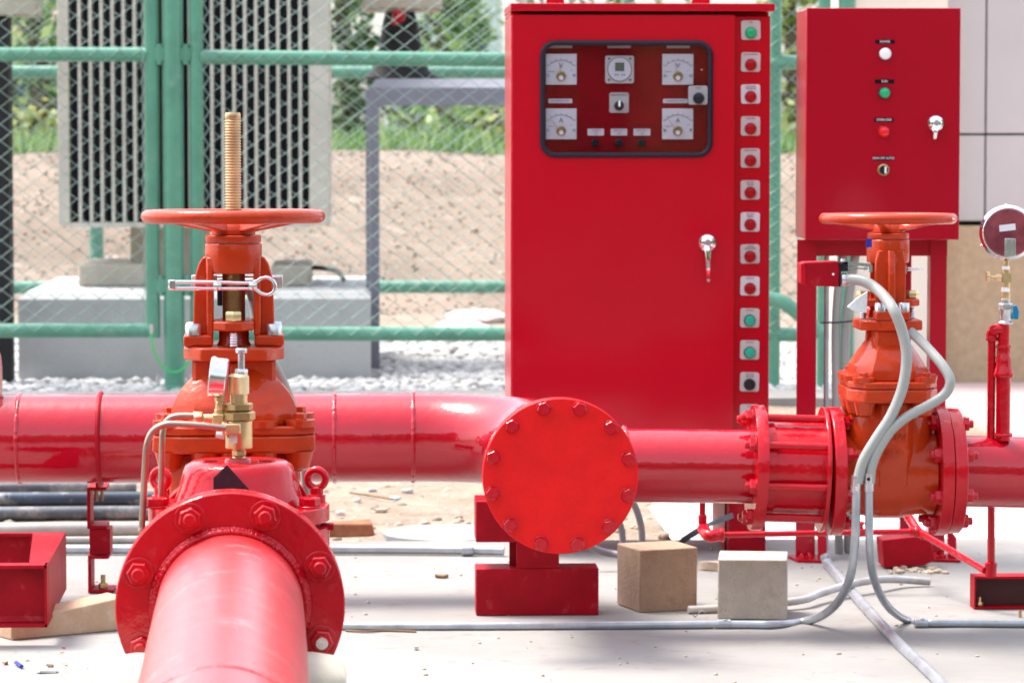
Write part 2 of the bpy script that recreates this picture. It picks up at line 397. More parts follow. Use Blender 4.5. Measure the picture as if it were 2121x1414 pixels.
def text_mb(s, size, center, depth=.0006, squash=1.0, ang=0):
    """lettering facing the camera side (-Y), centred"""
    cu = bpy.data.curves.new('lettering', 'FONT'); cu.body = s; cu.size = size; cu.align_x = 'CENTER'; cu.align_y = 'CENTER'; cu.extrude = depth
    cu.resolution_u = 3
    ob = bpy.data.objects.new('lettering_tmp', cu); COL.objects.link(ob)
    dg = bpy.context.evaluated_depsgraph_get(); me = bpy.data.meshes.new_from_object(ob.evaluated_get(dg))
    bpy.data.objects.remove(ob); bpy.data.curves.remove(cu)
    c = Vector(center); mb = MB()
    ca, sa = math.cos(ang), math.sin(ang)
    vs = []
    for v in me.vertices:
        x, z = v.co.x * squash, v.co.y
        vs.append(c + Vector((x * ca - z * sa, -v.co.z, x * sa + z * ca)))
    mb.add(vs, [tuple(p.vertices) for p in me.polygons]); bpy.data.meshes.remove(me)
    return mb

# bolt meshes (local +Z points out of the flange)
def bolt_mesh(name, m, af, h, shank=0, washer=True, wr=None, rshank=None, hollow=False):
    b = MB()
    if washer: b.lathe([(wr or af * .72, 0), (wr or af * .72, .0022), ((wr or af * .72) * .95, .003)], n=24)
    b.hexa((0, 0, .002), (0, 0, 1), af, h)
    if shank: b.lathe([(rshank or af * .3, .002), (rshank or af * .3, h + shank * .85), ((rshank or af * .3) * .8, h + shank)], n=16)
    return b.mesh(name, m, ang=30)
b_big = bolt_mesh('flange_bolt', m_redf, .031, .014, .014, wr=.0235, rshank=.0098)
b_bigz = bolt_mesh('flange_bolt_bare', m_redf, .037, .016, 0, wr=.033)
b_disc = bolt_mesh('cover_bolt', m_redf, .0265, .013, 0, wr=.0168)
b_side = bolt_mesh('flange_nut', m_redf, .030, .014, .012, wr=.018, rshank=.009)
b_or = bolt_mesh('orange_bolt', m_or, .022, .011, 0, wr=.014)
b_cyl = MB().lathe([(.0135, 0), (.0135, .017), (.012, .019)], n=20).mesh('socket_bolt', m_steel)

# ------------------------------------------------------------------ setting
def grid(x0, x1, y0, y1, nx, ny, fz):
    b = MB(); vs = [Vector((x0 + (x1 - x0) * i / nx, y0 + (y1 - y0) * j / ny, 0)) for j in range(ny + 1) for i in range(nx + 1)]
    for v in vs: v.z = fz(v.x, v.y)
    return b.add(vs, [(j * (nx + 1) + i, j * (nx + 1) + i + 1, (j + 1) * (nx + 1) + i + 1, (j + 1) * (nx + 1) + i) for j in range(ny) for i in range(nx)])
def setting(name, mb, m, **k): return solo(name, mb, m, '', '', kind='structure', base=Vector((0, 0, 0)), **k)

def sm(t): t = max(0, min(1, t)); return t * t * (3 - 2 * t)
def terr(x, y):
    e = sm((y - 21.3) / 5.2)
    z = -.05 + 1.0 * e + .10 * (noise.noise(Vector((x * .5, y * .35, 0)))) * e + .05 * noise.noise(Vector((x * 2.2, y * 2, 3))) * min(1, e * 3)
    return z
setting('dirt_ground', grid(-14, 14, 9.35, 21.4, 60, 60, lambda x, y: -.03 + .012 * noise.noise(Vector((x * 2.5, y * 2.5, 0))) + (.01 if y > 10 else 0)), m_dirt)
setting('earth_bank', grid(-16, 18, 21.0, 27, 160, 60, lambda x, y: terr(x, y) - (.02 if y < 21.4 else 0)), m_bank)
setting('grass_field', grid(-400, 400, 26.6, 1200, 40, 60, lambda x, y: .93 if y < 30 else .93), m_grass)
setting('terrain', grid(-600, 600, -300, 1300, 20, 20, lambda x, y: -.12 if y > 25 else -.14), m_dirt)
sl = MB().bx(-8, 9, 4.2, 9.42, -.12, 0); setting('concrete_slab', sl, m_slab)
setting('yard', grid(-25, 25, -25, 4.19, 10, 10, lambda x, y: -.02), mat('yard_asphalt', (.07, .066, .06), .9))
# pale kerb in front of the gravel
kb = MB().bx(-9, 9, 14.25, 14.75, -.1, .012); setting('kerb', kb, m_slab)
pp = MB().bx(2.35, 9, 9.6, 18, -.1, .016); setting('pink_pavement', pp, m_pink)

# a dark wood behind the viewer (mirrored in the glossy paint), reads as one mass
b = MB()
for i in range(170):
    a = -170 + i * (160 / 170) + rnd.uniform(-1, 1)
    d = rnd.uniform(17, 23); h = rnd.uniform(3.5, 8.5)
    b.sphere((d * math.cos(R(a)), d * math.sin(R(a)), h * .42), 1, 8, 6, (rnd.uniform(.9, 1.9), rnd.uniform(.9, 1.9), h * .62))
solo('woodland', b, m_leaf2, 'dense dark green wood closing off the yard behind the viewer', 'woodland', kind='stuff')

# gravel between kerb and bank
import array
ico = bmesh.new(); bmesh.ops.create_icosphere(ico, subdivisions=1, radius=1)
ICV = [v.co.copy() for v in ico.verts]; ICF = [tuple(v.index for v in f.verts) for f in ico.faces]; ico.free()
def stones(n, x0, x1, y0, y1, r0, r1, zf, avoid=None, seed=3):
    q = random.Random(seed); vs = []; fs = []
    for _ in range(n):
        x = q.uniform(x0, x1); y = q.uniform(y0, y1)
        if avoid and avoid(x, y): continue
        r = q.uniform(r0, r1); sx, sy, sz = r * q.uniform(.8, 1.35), r * q.uniform(.8, 1.35), r * q.uniform(.5, .85)
        a = q.uniform(0, 6.28); ca, sa = math.cos(a), math.sin(a); z = zf(x, y) + sz * .5; o = len(vs)
        for v in ICV:
            k = 1 + q.uniform(-.16, .16); vx, vy = v.x * sx * k, v.y * sy * k
            vs.append((x + vx * ca - vy * sa, y + vx * sa + vy * ca, z + v.z * sz * k))
        fs += [tuple(i + o for i in f) for f in ICF]
    m = MB(); m.v = [Vector(v) for v in vs]; m.f = fs; return m
solo('gravel', stones(15000, -3.2, 2.3, 14.75, 19.3, .012, .034, lambda x, y: -.012), m_stone, 'white and grey crushed stones spread below the green fence', 'gravel', kind='stuff', ang=70)
solo('pebbles', stones(2400, -3.2, 3.5, 9.5, 12.8, .004, .02, lambda x, y: -.03, seed=8), m_stoneb, 'small pebbles and grit scattered on the sandy dirt behind the slab', 'pebbles', kind='stuff', ang=70)
solo('grit', stones(420, -2.2, 2.6, 6.3, 9.3, .0012, .005, lambda x, y: 0, seed=11), m_sand, 'fine crumbs of mortar and grit littering the concrete slab', 'grit', kind='stuff', ang=70)

solo('rubble', stones(5000, -4.2, 5, 21.2, 26.8, .004, .016, lambda x, y: terr(x, y), seed=14), mat('earth_clods', (.25, .185, .14), .95, var=.2, vscale=3), 'earth clods and small stones strewn over the orange bank behind the fence', 'rubble', kind='stuff', ang=70)
# far buildings
def house(px0, px1, py0, Y, m, lab, rows):
    a = P(px0, py0, Y); c = P(px1, py0, Y); z1 = a.z
    t = T('house', lab, 'house', ((a.x + c.x) / 2, Y, .93), group='far houses behind the trees')
    t.part('wall', MB().bx(a.x, c.x, Y, Y + 8, .93, z1), m)
    t.part('roof', MB().prism([(a.x - .4, Y - .4, z1), (c.x + .4, Y - .4, z1), (c.x - .2, Y + 3, z1 + 1.3), (a.x + .2, Y + 3, z1 + 1.3)], (0, 4, .1)), m_far2)
    n = max(2, int((c.x - a.x) / 1.4))
    for i in range(n):
        x = a.x + (c.x - a.x) * (i + .5) / n
        for k in range(rows):
            z = 1.6 + k * 1.5
            if z + .9 < z1: t.part('window', MB().bx(x - .35, x + .35, Y - .05, Y + .02, z, z + .8), m_glassd)
house(800, 1040, -120, 85, m_far1, 'pale blue-grey house glimpsed through the mesh just left of the large red cabinet', 3)
house(20, 112, 120, 80, m_build, 'cream house glimpsed behind trees at the far left of the photo', 3)

# trees and bushes
def foliage(cx, cy, z0, z1, rx, ry, n, ls, seed, core=.35, clumps=14):
    q = random.Random(seed); m = MB(); vs = []; fs = []
    cl = []
    for _ in range(clumps):
        a = q.uniform(0, 2 * PI); rr = q.uniform(core, 1) ; zz = q.uniform(0, 1)
        k = math.sin(PI * (.12 + .8 * zz)) 
        cl.append((cx + math.cos(a) * rr * rx * k, cy + math.sin(a) * rr * ry * k, z0 + (z1 - z0) * zz, q.uniform(.22, .42)))
    for _ in range(n):
        c = q.choice(cl); g = lambda s: q.gauss(0, s)
        x, y, z = c[0] + g(rx * c[3]), c[1] + g(ry * c[3]), c[2] + g((z1 - z0) * c[3] * .45)
        if z < z0 * .98 - .1: z = z0 + q.random() * .3
        s = ls * q.uniform(.6, 1.4); u = Vector((g(1), g(1), g(1))).normalized(); v = Vector((g(1), g(1), g(1))); v = (v - u * v.dot(u)).normalized()
        o = len(vs); p = Vector((x, y, z))
        vs += [p - u * s, p - v * s * .45, p + u * s, p + v * s * .45]; fs.append((o, o + 1, o + 2, o + 3))
    m.v = vs; m.f = fs; return m
def tree(px, Y, py0, py1, wpx, m, lab, n=2600, ls=.09, seed=1, trunk=True, name='tree', grp='trees and bushes behind the fence'):
    x = P(px, 300, Y).x; z0 = P(px, py1, Y).z; z1 = P(px, py0, Y).z; rx = M(wpx, Y) / 2
    z0 = max(z0, .95)
    t = T(name, lab, 'tree' if name == 'tree' else 'bush', (x, Y, .93), group=grp)
    t.part('crown', foliage(x, Y, z0, z1, rx, rx, int(n * .28), ls, seed), m, flat=True)
    q = random.Random(seed)
    tr = MB().tube([(x, Y, .85), (x + .05, Y, (z0 + .93) / 2 + .3), (x - .05, Y + .05, z0 + (z1 - z0) * .6)], .09, rf=lambda i, k: (.16 if name == 'tree' else .03) * (1 - .6 * i / k))
    for k in range(5):
        a = q.uniform(0, 6.28); h = z0 + (z1 - z0) * q.uniform(.05, .5)
        tr.tube([(x, Y, h), (x + math.cos(a) * rx * .4, Y + math.sin(a) * rx * .4, h + rx * .3), (x + math.cos(a) * rx * .75, Y + math.sin(a) * rx * .75, h + rx * .75)], .03, n=6)
    t.part('trunk' if name == 'tree' else 'stem', tr, m_bark)
tree(75, 40, -260, 190, 190, m_leaf1, 'fresh green tree showing left of the louvred unit with its top out of frame', 3200, .10, 1)
tree(60, 34, 215, 345, 150, m_leaf3, 'yellow-green bush at the far left above the earth bank', 900, .07, 2, name='bush')
tree(10, 50, -300, 260, 120, m_leaf2, 'dark tree at the left margin behind the black post', 2200, .12, 3)
tree(330, 45, -300, 200, 260, m_leaf2, 'dark tree behind the louvred unit and the green gate post', 1800, .13, 4)
tree(715, 36, -250, 300, 150, m_leaf2, 'dark-leaved tree just right of the louvred unit, its trunk in shade', 3200, .09, 5)
tree(925, 34, -60, 150, 150, m_leaf1, 'green tree with a conical crown left of the large cabinet', 2600, .08, 6)
tree(970, 31, 215, 345, 190, m_leaf1, 'bright green bush on the bank beside the large cabinet', 2200, .055, 7, name='bush')
tree(1020, 30, 200, 330, 80, m_leaf3, 'yellowish bush touching the left edge of the large cabinet', 700, .055, 8, name='bush')
tree(850, 44, 170, 300, 220, m_leaf1, 'low bush seen through the opening of the grey steel frame', 700, .08, 9, name='bush')
tree(1640, 40, -260, 330, 110, m_leaf3, 'pale yellow-green tree in the gap between the two cabinets', 2600, .09, 10)
tree(1150, 48, -400, 300, 400, m_leaf2, 'broad dark tree hidden mostly behind the large cabinet', 1800, .16, 12)
q = random.Random(5); gm = MB()
for _ in range(9000):
    y = 27 + 26 * q.random() ** 1.6; x = q.uniform(-.16, .16) * y + .0; h = q.uniform(.05, .28); a = q.uniform(0, 3.14); wv = .012 + .0004 * y
    z = .93 if y > 26.7 else terr(x, y)
    dx, dy = math.cos(a) * wv, math.sin(a) * wv; o = len(gm.v)
    gm.v += [Vector((x - dx, y - dy, z)), Vector((x + dx, y + dy, z)), Vector((x + q.uniform(-.08, .08), y, z + h))]; gm.f.append((o, o + 1, o + 2))
solo('grass', gm, m_leaf1, 'bright green grass growing on top of the earth bank', 'grass', kind='stuff', flat=True, base=Vector((0, 27, .93)))

# ------------------------------------------------------------------ right building
t = T('building', 'building corner with cream pillar, grey-beige tiles and brown board base', 'building', (P(1960, 805, 15).x, 15, 0))
xa, xb = P(1757, 400, 15).x, P(1960, 400, 15).x
t.part('pillar', MB().bx(xa, xb, 15, 15.6, -.02, 4), m_build)
xc = P(1962, 300, 15).x
z460 = P(2000, 460, 15.1).z
tw, th = M(141, 15), P(2000, 279, 15.1).z - z460
b = MB()
zz = z460
xj = P(2048, 300, 15).x
for k in range(6):
    z_a = z460 + .006 + k * (th if k < 1 else .6) if k < 1 else z460 + .006 + th + (k - 1) * .62
    z_b = (z460 + th - .004) if k < 1 else z_a + .61
    for i in range(-1, 5):
        x0 = xj + i * tw + .004; x1 = xj + (i + 1) * tw - .004
        x0 = max(x0, xb + .002)
        if x1 > x0: b.bx(x0, x1, 15.08, 15.2, z_a, z_b)
t.part('tile_cladding', b, m_tile, bevel=.003)
t.part('wall', MB().bx(xb + .001, xj + 6 * tw, 15.12, 19, z460, 4), mat('tile_joint', (.16, .16, .19), .8))
t.part('board_base', MB().bx(xb + .001, xj + 6 * tw, 15.04, 19, -.02, z460 - .015), m_brown)

# ------------------------------------------------------------------ fences
def chain(x0, x1, z0, z1, Y, w=.0955, h=.073, r=.0024, sag=.0):
    """chain link: vertical zigzag wires hooked into each other"""
    b = MB(); n = int((x1 - x0) / (w / 2)) + 1; k = int((z1 - z0) / (h / 2))
    for i in range(n + 1):
        xc = x0 + i * w / 2
        pts = []
        for j in range(k + 1):
            s_ = 1 if (j + i) % 2 else -1
            pts.append(Vector((min(max(xc + s_ * w / 4 + rnd.uniform(-.0012, .0012), x0), x1), Y + (.0025 if (j % 2) else -.0025), z0 + j * h / 2 + rnd.uniform(-.001, .001))))
        u = Vector((0, 0, 0)); rings = []
        for p in pts:
            rings.append([p + Vector((-r, 0, 0)), p + Vector((0, -r, 0)), p + Vector((r, 0, 0)), p + Vector((0, r, 0))])
        b.rings(rings, False)
    return b
YF = 15.0; ZT = 2.5
def zf(py): return P(1060, py, YF).z
def xf(px, Y=YF): return P(px, 500, Y).x
rF = M(15, YF)
# left leaf
t = T('gate_leaf', 'green tubular gate leaf with chain link mesh, left of the thick green post', 'gate', (xf(150), YF, zf(697)), group='green chain link gate leaves')
x_in = xf(316)
fr = MB().cyl((x_in, YF, zf(697)), (x_in, YF, ZT), rF)
fr.cyl((-3.6, YF, zf(682)), (x_in, YF, zf(682)), rF)
fr.cyl((-3.6, YF, zf(114)), (x_in - rF * .6, YF, zf(114)), rF)
fr.cyl((-3.6, YF, ZT), (x_in, YF, ZT), rF)
t.part('tube_frame', fr, m_gr)
t.part('wire_mesh', chain(-3.3, xf(300), zf(683), ZT, YF - .034), m_wire, flat=True)
t.part('sheath_tip', MB().cyl(P(314, 672, YF - .05), P(314, 690, YF - .05), .009), m_steel)
# thick posts
def gpost(px, r, lab, base=True, Y=YF, zt=2.6, name='gate_post'):
    x = xf(px); t = T(name, lab, 'post', (x, Y, 0), group='green fence posts')
    t.part('pole', MB().cyl((x, Y, -.03), (x, Y, zt), r), m_gr)
    if base:
        t.part('base_plate', MB().bx(x - r * 1.9, x + r * 1.9, Y - r * 1.6, Y + r * 1.6, 0.0, .018), m_gr, bevel=.003)
        for sx in (-1, 1): t.part('anchor_bolt', MB().cyl((x + sx * r * 1.55, Y - r, .018), (x + sx * r * 1.55, Y - r, .07), .008), m_steel)
    for pz in ((zf(114), zf(590)) if base else ()):
        for sx, e in ((-1, 302), (1, 418)):
            hx = x + sx * (r + .012)
            t.part('hinge', MB().bx(hx - .022, hx + .022, Y - .03, Y + .03, pz - .028, pz + .028).cyl((hx, Y - .02, pz - .045), (hx, Y - .02, pz + .045), .014, n=12), m_gr, bevel=.002)
gpost(360, M(21.5, YF), 'thick green gate post with base plate standing between two gate leaves')
# bright green strap hanging round the post foot
sp = [P(314, 690, 14.9), P(320, 730, 14.9), P(345, 766, 14.9), P(372, 768, 14.9), P(392, 745, 14.9), P(402, 700, 14.9)]
solo('bonding_wire', MB().tube(sp, .0045, n=6), m_gwire, 'thin bright green wire looping across the foot of the green gate post', 'wire')
# right leaf
t = T('gate_leaf', 'green tubular gate leaf with chain link mesh, running behind the large red cabinet', 'gate', (xf(700), YF, zf(705)), group='green chain link gate leaves')
x_l = xf(408); x_r = xf(1652)
fr = MB().cyl((x_l, YF, zf(705)), (x_l, YF, ZT), rF)
fr.cyl((x_l, YF, zf(689)), (x_r, YF, zf(694)), rF)
fr.cyl((x_l + rF * .6, YF, zf(119)), (x_r, YF, zf(129)), rF)
fr.cyl((x_l, YF, ZT), (x_r, YF, ZT), rF)
t.part('tube_frame', fr, m_gr)
t.part('wire_mesh', chain(xf(424), x_r, zf(692), ZT, YF - .034), m_wire, flat=True)
gpost(1603, M(14, YF), 'green upright seen in the gap between the two red cabinets', base=False)
gpost(1705, M(13, YF), 'slim green post just left of the thick one behind the smaller cabinet', base=False)
gpost(1751, M(18, YF), 'thick green post behind the smaller red cabinet, beside the cream pillar', base=False)
solo('gate_brace', MB().tube([P(1585, 618, 14.7), P(1620, 625, 14.7), P(1660, 655, 14.7), P(1700, 690, 14.7)], M(15, 14.7), n=16), m_gr, 'bent green brace pipe low between the two red cabinets', 'pipe')
# far fence
Y2 = 19.3
t = T('fence', 'farther green rail fence with chain link mesh in front of the earth bank', 'fence', (xf(500, Y2), Y2, 0))
for nm, py in (('top_rail', 150), ('bottom_rail', 595)):
    t.part(nm, MB().cyl((-3.5, Y2, P(500, py, Y2).z), (P(1600, 500, Y2).x, Y2, P(500, py, Y2).z - .0), M(13, Y2)), m_gr)
t.part('wire_mesh', chain(-3.2, P(1100, 500, Y2).x, P(500, 597, Y2).z, 2.7, Y2 - .04), m_wire, flat=True)
for px in (200, 1300): t.part('fence_post', MB().cyl((P(px, 500, Y2).x, Y2, -.05), (P(px, 500, Y2).x, Y2, 2.7), .04), m_gr)

# black post at the left margin
a0, a1 = xf(-22, 15.3), xf(21, 15.3)
t = T('black_post', 'black square steel post at the left margin behind the mesh', 'post', ((a0 + a1) / 2, 15.4, 0))
t.part('shaft', MB().bx(a0, a1, 15.3, 15.45, -.03, 1.15 + M(230, 15.3)), m_black, bevel=.004)
t.part('cap_box', MB().bx(a0 - .4, xf(84, 15.3), 15.25, 15.5, 1.15 + M(232, 15.3), 2.2), m_bstone, bevel=.01)

# concrete pad and louvred unit
YP = 15.55
t = T('concrete_pad', 'long grey concrete plinth below the louvred unit on white gravel', 'plinth', (P(400, 780, YP).x, YP + .5, -.02))
px0, px1 = P(38, 700, YP).x, P(768, 700, YP).x
zt = P(400, 606, YP).z
b = MB(); ch = .03; ys = [YP, YP + ch, YP + 1.75 - ch, YP + 1.75]
b.rings([[Vector((px0 + i, YP + j_, z)) for i, j_ in ((a_, a_), (px1 - px0 - a_, a_), (px1 - px0 - a_, 1.75 - a_), (a_, 1.75 - a_))] for z, a_ in ((-.05, 0), (zt - ch, 0), (zt, ch))])
t.part('block', b, m_conc)
YU = 16.1
t = T('louvred_unit', 'cream transformer radiator unit with dark vertical louvres behind the green gate', 'transformer', (P(400, 600, YU).x, YU + .4, zt))
zb = P(300, 466, YU).z; zc = 2.6
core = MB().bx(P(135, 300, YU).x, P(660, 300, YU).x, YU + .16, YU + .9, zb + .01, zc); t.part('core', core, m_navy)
t.part('side_frame', MB().bx(P(120, 300, YU).x, P(143, 300, YU).x, YU, YU + .9, zb, zc), m_cream, bevel=.004)
t.part('side_frame', MB().bx(P(640, 300, YU).x, P(682, 300, YU).x, YU, YU + .9, zb, zc), m_cream, bevel=.004)
t.part('bottom_frame', MB().bx(P(143.5, 300, YU).x, P(639.5, 300, YU).x, YU + .005, YU + .9, zb - .012, zb + .012), m_cream)
for i in range(21):
    x = P(165 + 22.85 * i, 300, YU).x
    if 165 + 22.85 * i < 636: t.part('louvre_fin', MB().bx(x - M(3.3, YU), x + M(3.3, YU), YU + .01, YU + .158, zb + .013, zc), m_cream)
t.part('pedestal', MB().bx(P(262, 500, YU).x, P(420, 500, YU).x, YU + .25, YU + .75, zt, zb - .013), m_bstone, bevel=.006)
def zp(py, Y): return P(1060, py, Y).z
t.part('foot', MB().bx(P(160, 560, YU).x, P(300, 560, YU).x, YU + .05, YU + .8, zt, zp(546, YU)), m_bstone, bevel=.012)
t.part('foot', MB().bx(P(560, 560, YU).x, P(642, 560, YU).x, YU + .05, YU + .8, zt, zp(550, YU)), m_bstone, bevel=.012)
solo('cable', MB().tube([P(640, 553, 16.6), P(672, 556, 16.5), P(700, 562, 16.3), P(712, 580, 15.8)], .012, n=8), m_plas, 'short black cable lying over the right end of the concrete plinth', 'cable')

# grey steel frame
YG = 16.2
t = T('steel_portal', 'grey-blue angle steel portal standing right of the concrete plinth', 'portal', (P(775, 700, YG).x, YG, 0))
x0, x1 = P(758, 500, YG).x, P(786, 500, YG).x
zt2 = zp(185, YG)
t.part('upright', MB().bx(x0 + .02, x1, YG, YG + .008, -.02, zt2).bx(x0 + .0, x0 + .019, YG + .001, YG + .09, -.02, zt2), m_gsteel)
t.part('crossbeam', MB().bx(x0, P(1300, 300, YG).x, YG - .001, YG + .008, zp(219, YG), zp(185, YG) - .0).prism([(x0 + .02, YG, zt2 + .001), (P(1300, 300, YG).x, YG, zt2 + .001), (P(1300, 300, YG).x, YG + .1, zp(166, YG + .1)), (x0 + .05, YG + .1, zp(166, YG + .1))], (0, 0, .006)), m_gsteel)
t.part('upright', MB().bx(P(1270, 500, YG).x, P(1300, 500, YG).x, YG, YG + .06, -.02, zp(220, YG)), m_gsteel)
# black hood and beam above
YB = 16.9
b = MB(); cx = P(850, 100, YB).x
pr = [(62, 168), (75, 160), (60, 145), (48, 110), (40, 70), (36, 45), (30, 24)]
b.lathe([(M(a_, YB), zp(p_, YB)) for a_, p_ in pr], (cx - .05, YB + .1, 0), n=20)
b.prism([(cx, YB - .05, zp(150, YB)), (P(935, 150, YB).x, YB - .05, zp(166, YB)), (cx, YB - .05, zp(166, YB))], (0, .3, 0))
t = T('covered_device', 'black wrapped device hanging below a pale beam near the large cabinet', 'equipment', (cx, YB, zp(168, YB)))
t.part('wrap', b, m_black)
t.part('red_mark', MB().sphere(P(826, 34, YB - .12), .035, 10, 6).sphere(P(818, 46, YB - .13), .02, 8, 5), m_lens_r)
t = T('overhead_beam', 'pale concrete beam with flaking underside at the top edge above the black device', 'beam', (P(830, 10, YB).x, YB, zp(22, YB)))
t.part('body', MB().bx(P(750, 10, YB).x, P(916, 10, YB).x, YB - .1, YB + .5, zp(21, YB), 3), m_bstone, bevel=.01)
# pale lumps beyond the far fence
for px, py, wd, ht, mm, lab in ((965, 650, 110, 70, m_plast, 'white plastic sack lying beyond the gravel beside the large cabinet'), (990, 575, 110, 32, mat('pink_sheet', (.62, .46, .44), .8), 'pinkish crumpled sheet at the foot of the earth bank')):
    g = P(px, py + ht / 2, 18.6 if py > 600 else 20.6); b = MB().sphere((g.x, g.y, .0), 1, 24, 14, (M(wd, g.y) * .62, .3, M(ht, g.y) * .55))
    for v in b.v: v.z = max(-.04, v.z) + .03 * noise.noise(v * 7); v.x += .04 * noise.noise(v * 5 + Vector((9, 0, 0)))
    solo('sack' if py > 600 else 'crumpled_sheet', b, mm, lab, 'sack' if py > 600 else 'sheet')

# ------------------------------------------------------------------ large red cabinet
YC = 9.1
def cx_(px, Y=YC): return P(px, 500, Y).x
def cz_(py, Y=YC, px=1325): return P(px, py, Y).z
t = T('control_cabinet', 'tall red pump control cabinet with window and long column of buttons', 'cabinet', (cx_(1325), YC, 0))
L0, L1, LD = cx_(1058), cx_(1595), cx_(1519)
zb_ = .17; ztop = cz_(20)
D = .42
body = MB().bx(L0, L1, YC + .012, YC + D, zb_, cz_(33)).bx(L0, L1, YC + .05, YC + D, cz_(33) + .0005, cz_(24) - .0005)
t.part('body', body, m_cab, bevel=.003)
# hood with front lip
hd = MB().bx(cx_(1057), cx_(1601), YC - .022, YC + D + .01, cz_(24), cz_(8)); t.part('hood', hd, m_cab, bevel=.002)
for px in (1150, 1452): t.part('lifting_lug', MB().prism([P(px - 19, 7.5, YC + .1), P(px + 19, 7.5, YC + .1), P(px + 16, -22, YC + .1), P(px - 16, -22, YC + .1)], (0, .008, 0)), m_cab)
# door with opening for the window
wx0, wx1, wz0, wz1 = cx_(1122), cx_(1470), cz_(322), cz_(89)
dz1 = cz_(32); dx0 = cx_(1061)
outer = [Vector((LD, 0, dz1)), Vector((dx0, 0, dz1)), Vector((dx0, 0, zb_ + .01)), Vector((LD, 0, zb_ + .01))]
inner = rrect(wx0, wx1, wz0, wz1, .035, 0)
def plate_with_hole(outer, inner, y0, y1):
    b = MB(); n = len(inner)
    # outer ring resampled to the inner count by projecting rays from the centre to the rectangle
    cxm = sum(v.x for v in inner) / n; czm = sum(v.z for v in inner) / n
    xs0, xs1 = min(v.x for v in outer), max(v.x for v in outer); zs0, zs1 = min(v.z for v in outer), max(v.z for v in outer)
    k = n // 4; o = []
    corners = [(xs1, zs1), (xs0, zs1), (xs0, zs0), (xs1, zs0)]
    for c in range(4):
        for i in range(k): o.append(Vector((corners[c][0], 0, corners[c][1])))
    # same vertex order as rrect: corner arcs
    rr = []
    for y, ring in ((y0, o), (y0, inner), (y1, inner), (y1, o)):
        rr.append([Vector((v.x, y, v.z)) for v in ring])
    return b.rings(rr, False, True)
t.part('door', plate_with_hole(outer, inner, YC - .014, YC + .011), m_cab, ang=30)
# sunken inner panel and its instruments
t.part('inner_panel', MB().bx(wx0 - .02, wx1 + .02, YC + .0085, YC + .0115, wz0 - .02, wz1 + .02), m_panel)
gk = MB(); cpts = rrect(wx0 + .001, wx1 - .001, wz0 + .001, wz1 - .001, .034, YC - .016, 8)
gk.tube(cpts, .0072, n=12, smooth=0, closed=True); t.part('gasket', gk, m_rub, ang=80)
t.part('glass', MB().prism(rrect(wx0 + .004, wx1 - .004, wz0 + .004, wz1 - .004, .031, YC - .0145), (0, .002, 0)), m_glass)
yi = YC + .0085
def rect_px(b, x0, x1, y0, y1, yf, yb): return b.bx(cx_(x0), cx_(x1), yf, yb, cz_(y1), cz_(y0))
def arc(cx, cz, r, a0, a1, wd, y, k=14):
    b = MB()
    for i in range(k):
        p = [R(a0 + (a1 - a0) * (i + e) / k) for e in (0, 1)]
        b.prism([(cx + math.cos(p[0]) * (r - wd), y, cz + math.sin(p[0]) * (r - wd)), (cx + math.cos(p[0]) * r, y, cz + math.sin(p[0]) * r), (cx + math.cos(p[1]) * r, y, cz + math.sin(p[1]) * r), (cx + math.cos(p[1]) * (r - wd), y, cz + math.sin(p[1]) * (r - wd))], (0, .0004, 0))
    return b
def seg(b, x0, z0, x1, z1, wd, y):
    d = Vector((x1 - x0, 0, z1 - z0)).normalized(); n = Vector((-d.z, 0, d.x)) * wd / 2
    return b.prism([Vector((x0, y, z0)) - n, Vector((x0, y, z0)) + n, Vector((x1, y, z1)) + n, Vector((x1, y, z1)) - n], (0, .0004, 0))
for mx0, my0, let, na in ((1130, 112, 'V', 96), (1371, 112, 'V', 100), (1130, 225, 'A', 128), (1371, 225, 'A', 125)):
    b = MB(); rect_px(b, mx0, mx0 + 64, my0, my0 + 64, yi - .010, yi - .0005)
    face = t.part('meter', b, m_white, bevel=.0012)
    yy = yi - .0108; cx = cx_(mx0 + 32); cz = cz_(my0 + 50)
    s = M(1, YC)
    a = arc(cx, cz, 37 * s, 42, 138, 1.1 * s, yy)
    for k in range(7):
        an = R(42 + 16 * k); seg(a, cx + math.cos(an) * 37 * s, cz + math.sin(an) * 37 * s, cx + math.cos(an) * 41 * s, cz + math.sin(an) * 41 * s, 1.0 * s, yy)
    seg(a, cx - 27 * s, cz + 13 * s, cx - 14 * s, cz + 13 * s, 1 * s, yy); seg(a, cx + 19 * s, cz + 15 * s, cx + 24 * s, cz + 17 * s, 1 * s, yy)
    t.part('dial_marks', a, m_inkg, parent=face)
    t.part('dial_letter', text_mb(let, .019, (cx, yy, cz_(my0 + 25))), m_inkg, parent=face)
    nd = MB(); an = R(na); seg(nd, cx + math.cos(an) * 12 * s, cz + math.sin(an) * 12 * s, cx + math.cos(an) * 33 * s, cz + math.sin(an) * 33 * s, .8 * s, yy - .0005)
    t.part('needle', nd, m_inkr, parent=face)
    hub = MB().lathe([(10.5 * s, 0), (10 * s, .004), (8 * s, .005), (7 * s, .003)], (cx, yi - .010, cz_(my0 + 46)), (0, -1, 0), 20); t.part('hub', hub, m_brasso, parent=face)
    t.part('hub_screw', MB().lathe([(5 * s, 0), (4.5 * s, .003)], (cx, yi - .014, cz_(my0 + 50)), (0, -1, 0), 14), m_lens_w, parent=face)
    for sx in (-27, 27): t.part('screw', MB().lathe([(3.4 * s, 0), (3 * s, .002)], (cx + sx * s, yi - .010, cz_(my0 + 45)), (0, -1, 0), 12), m_steel, parent=face)
b = MB().prism(rrect(cx_(1253), cx_(1312), cz_(173), cz_(116), .006, yi - .012), (0, .0115, 0)); tm = t.part('timer', b, m_ivory)
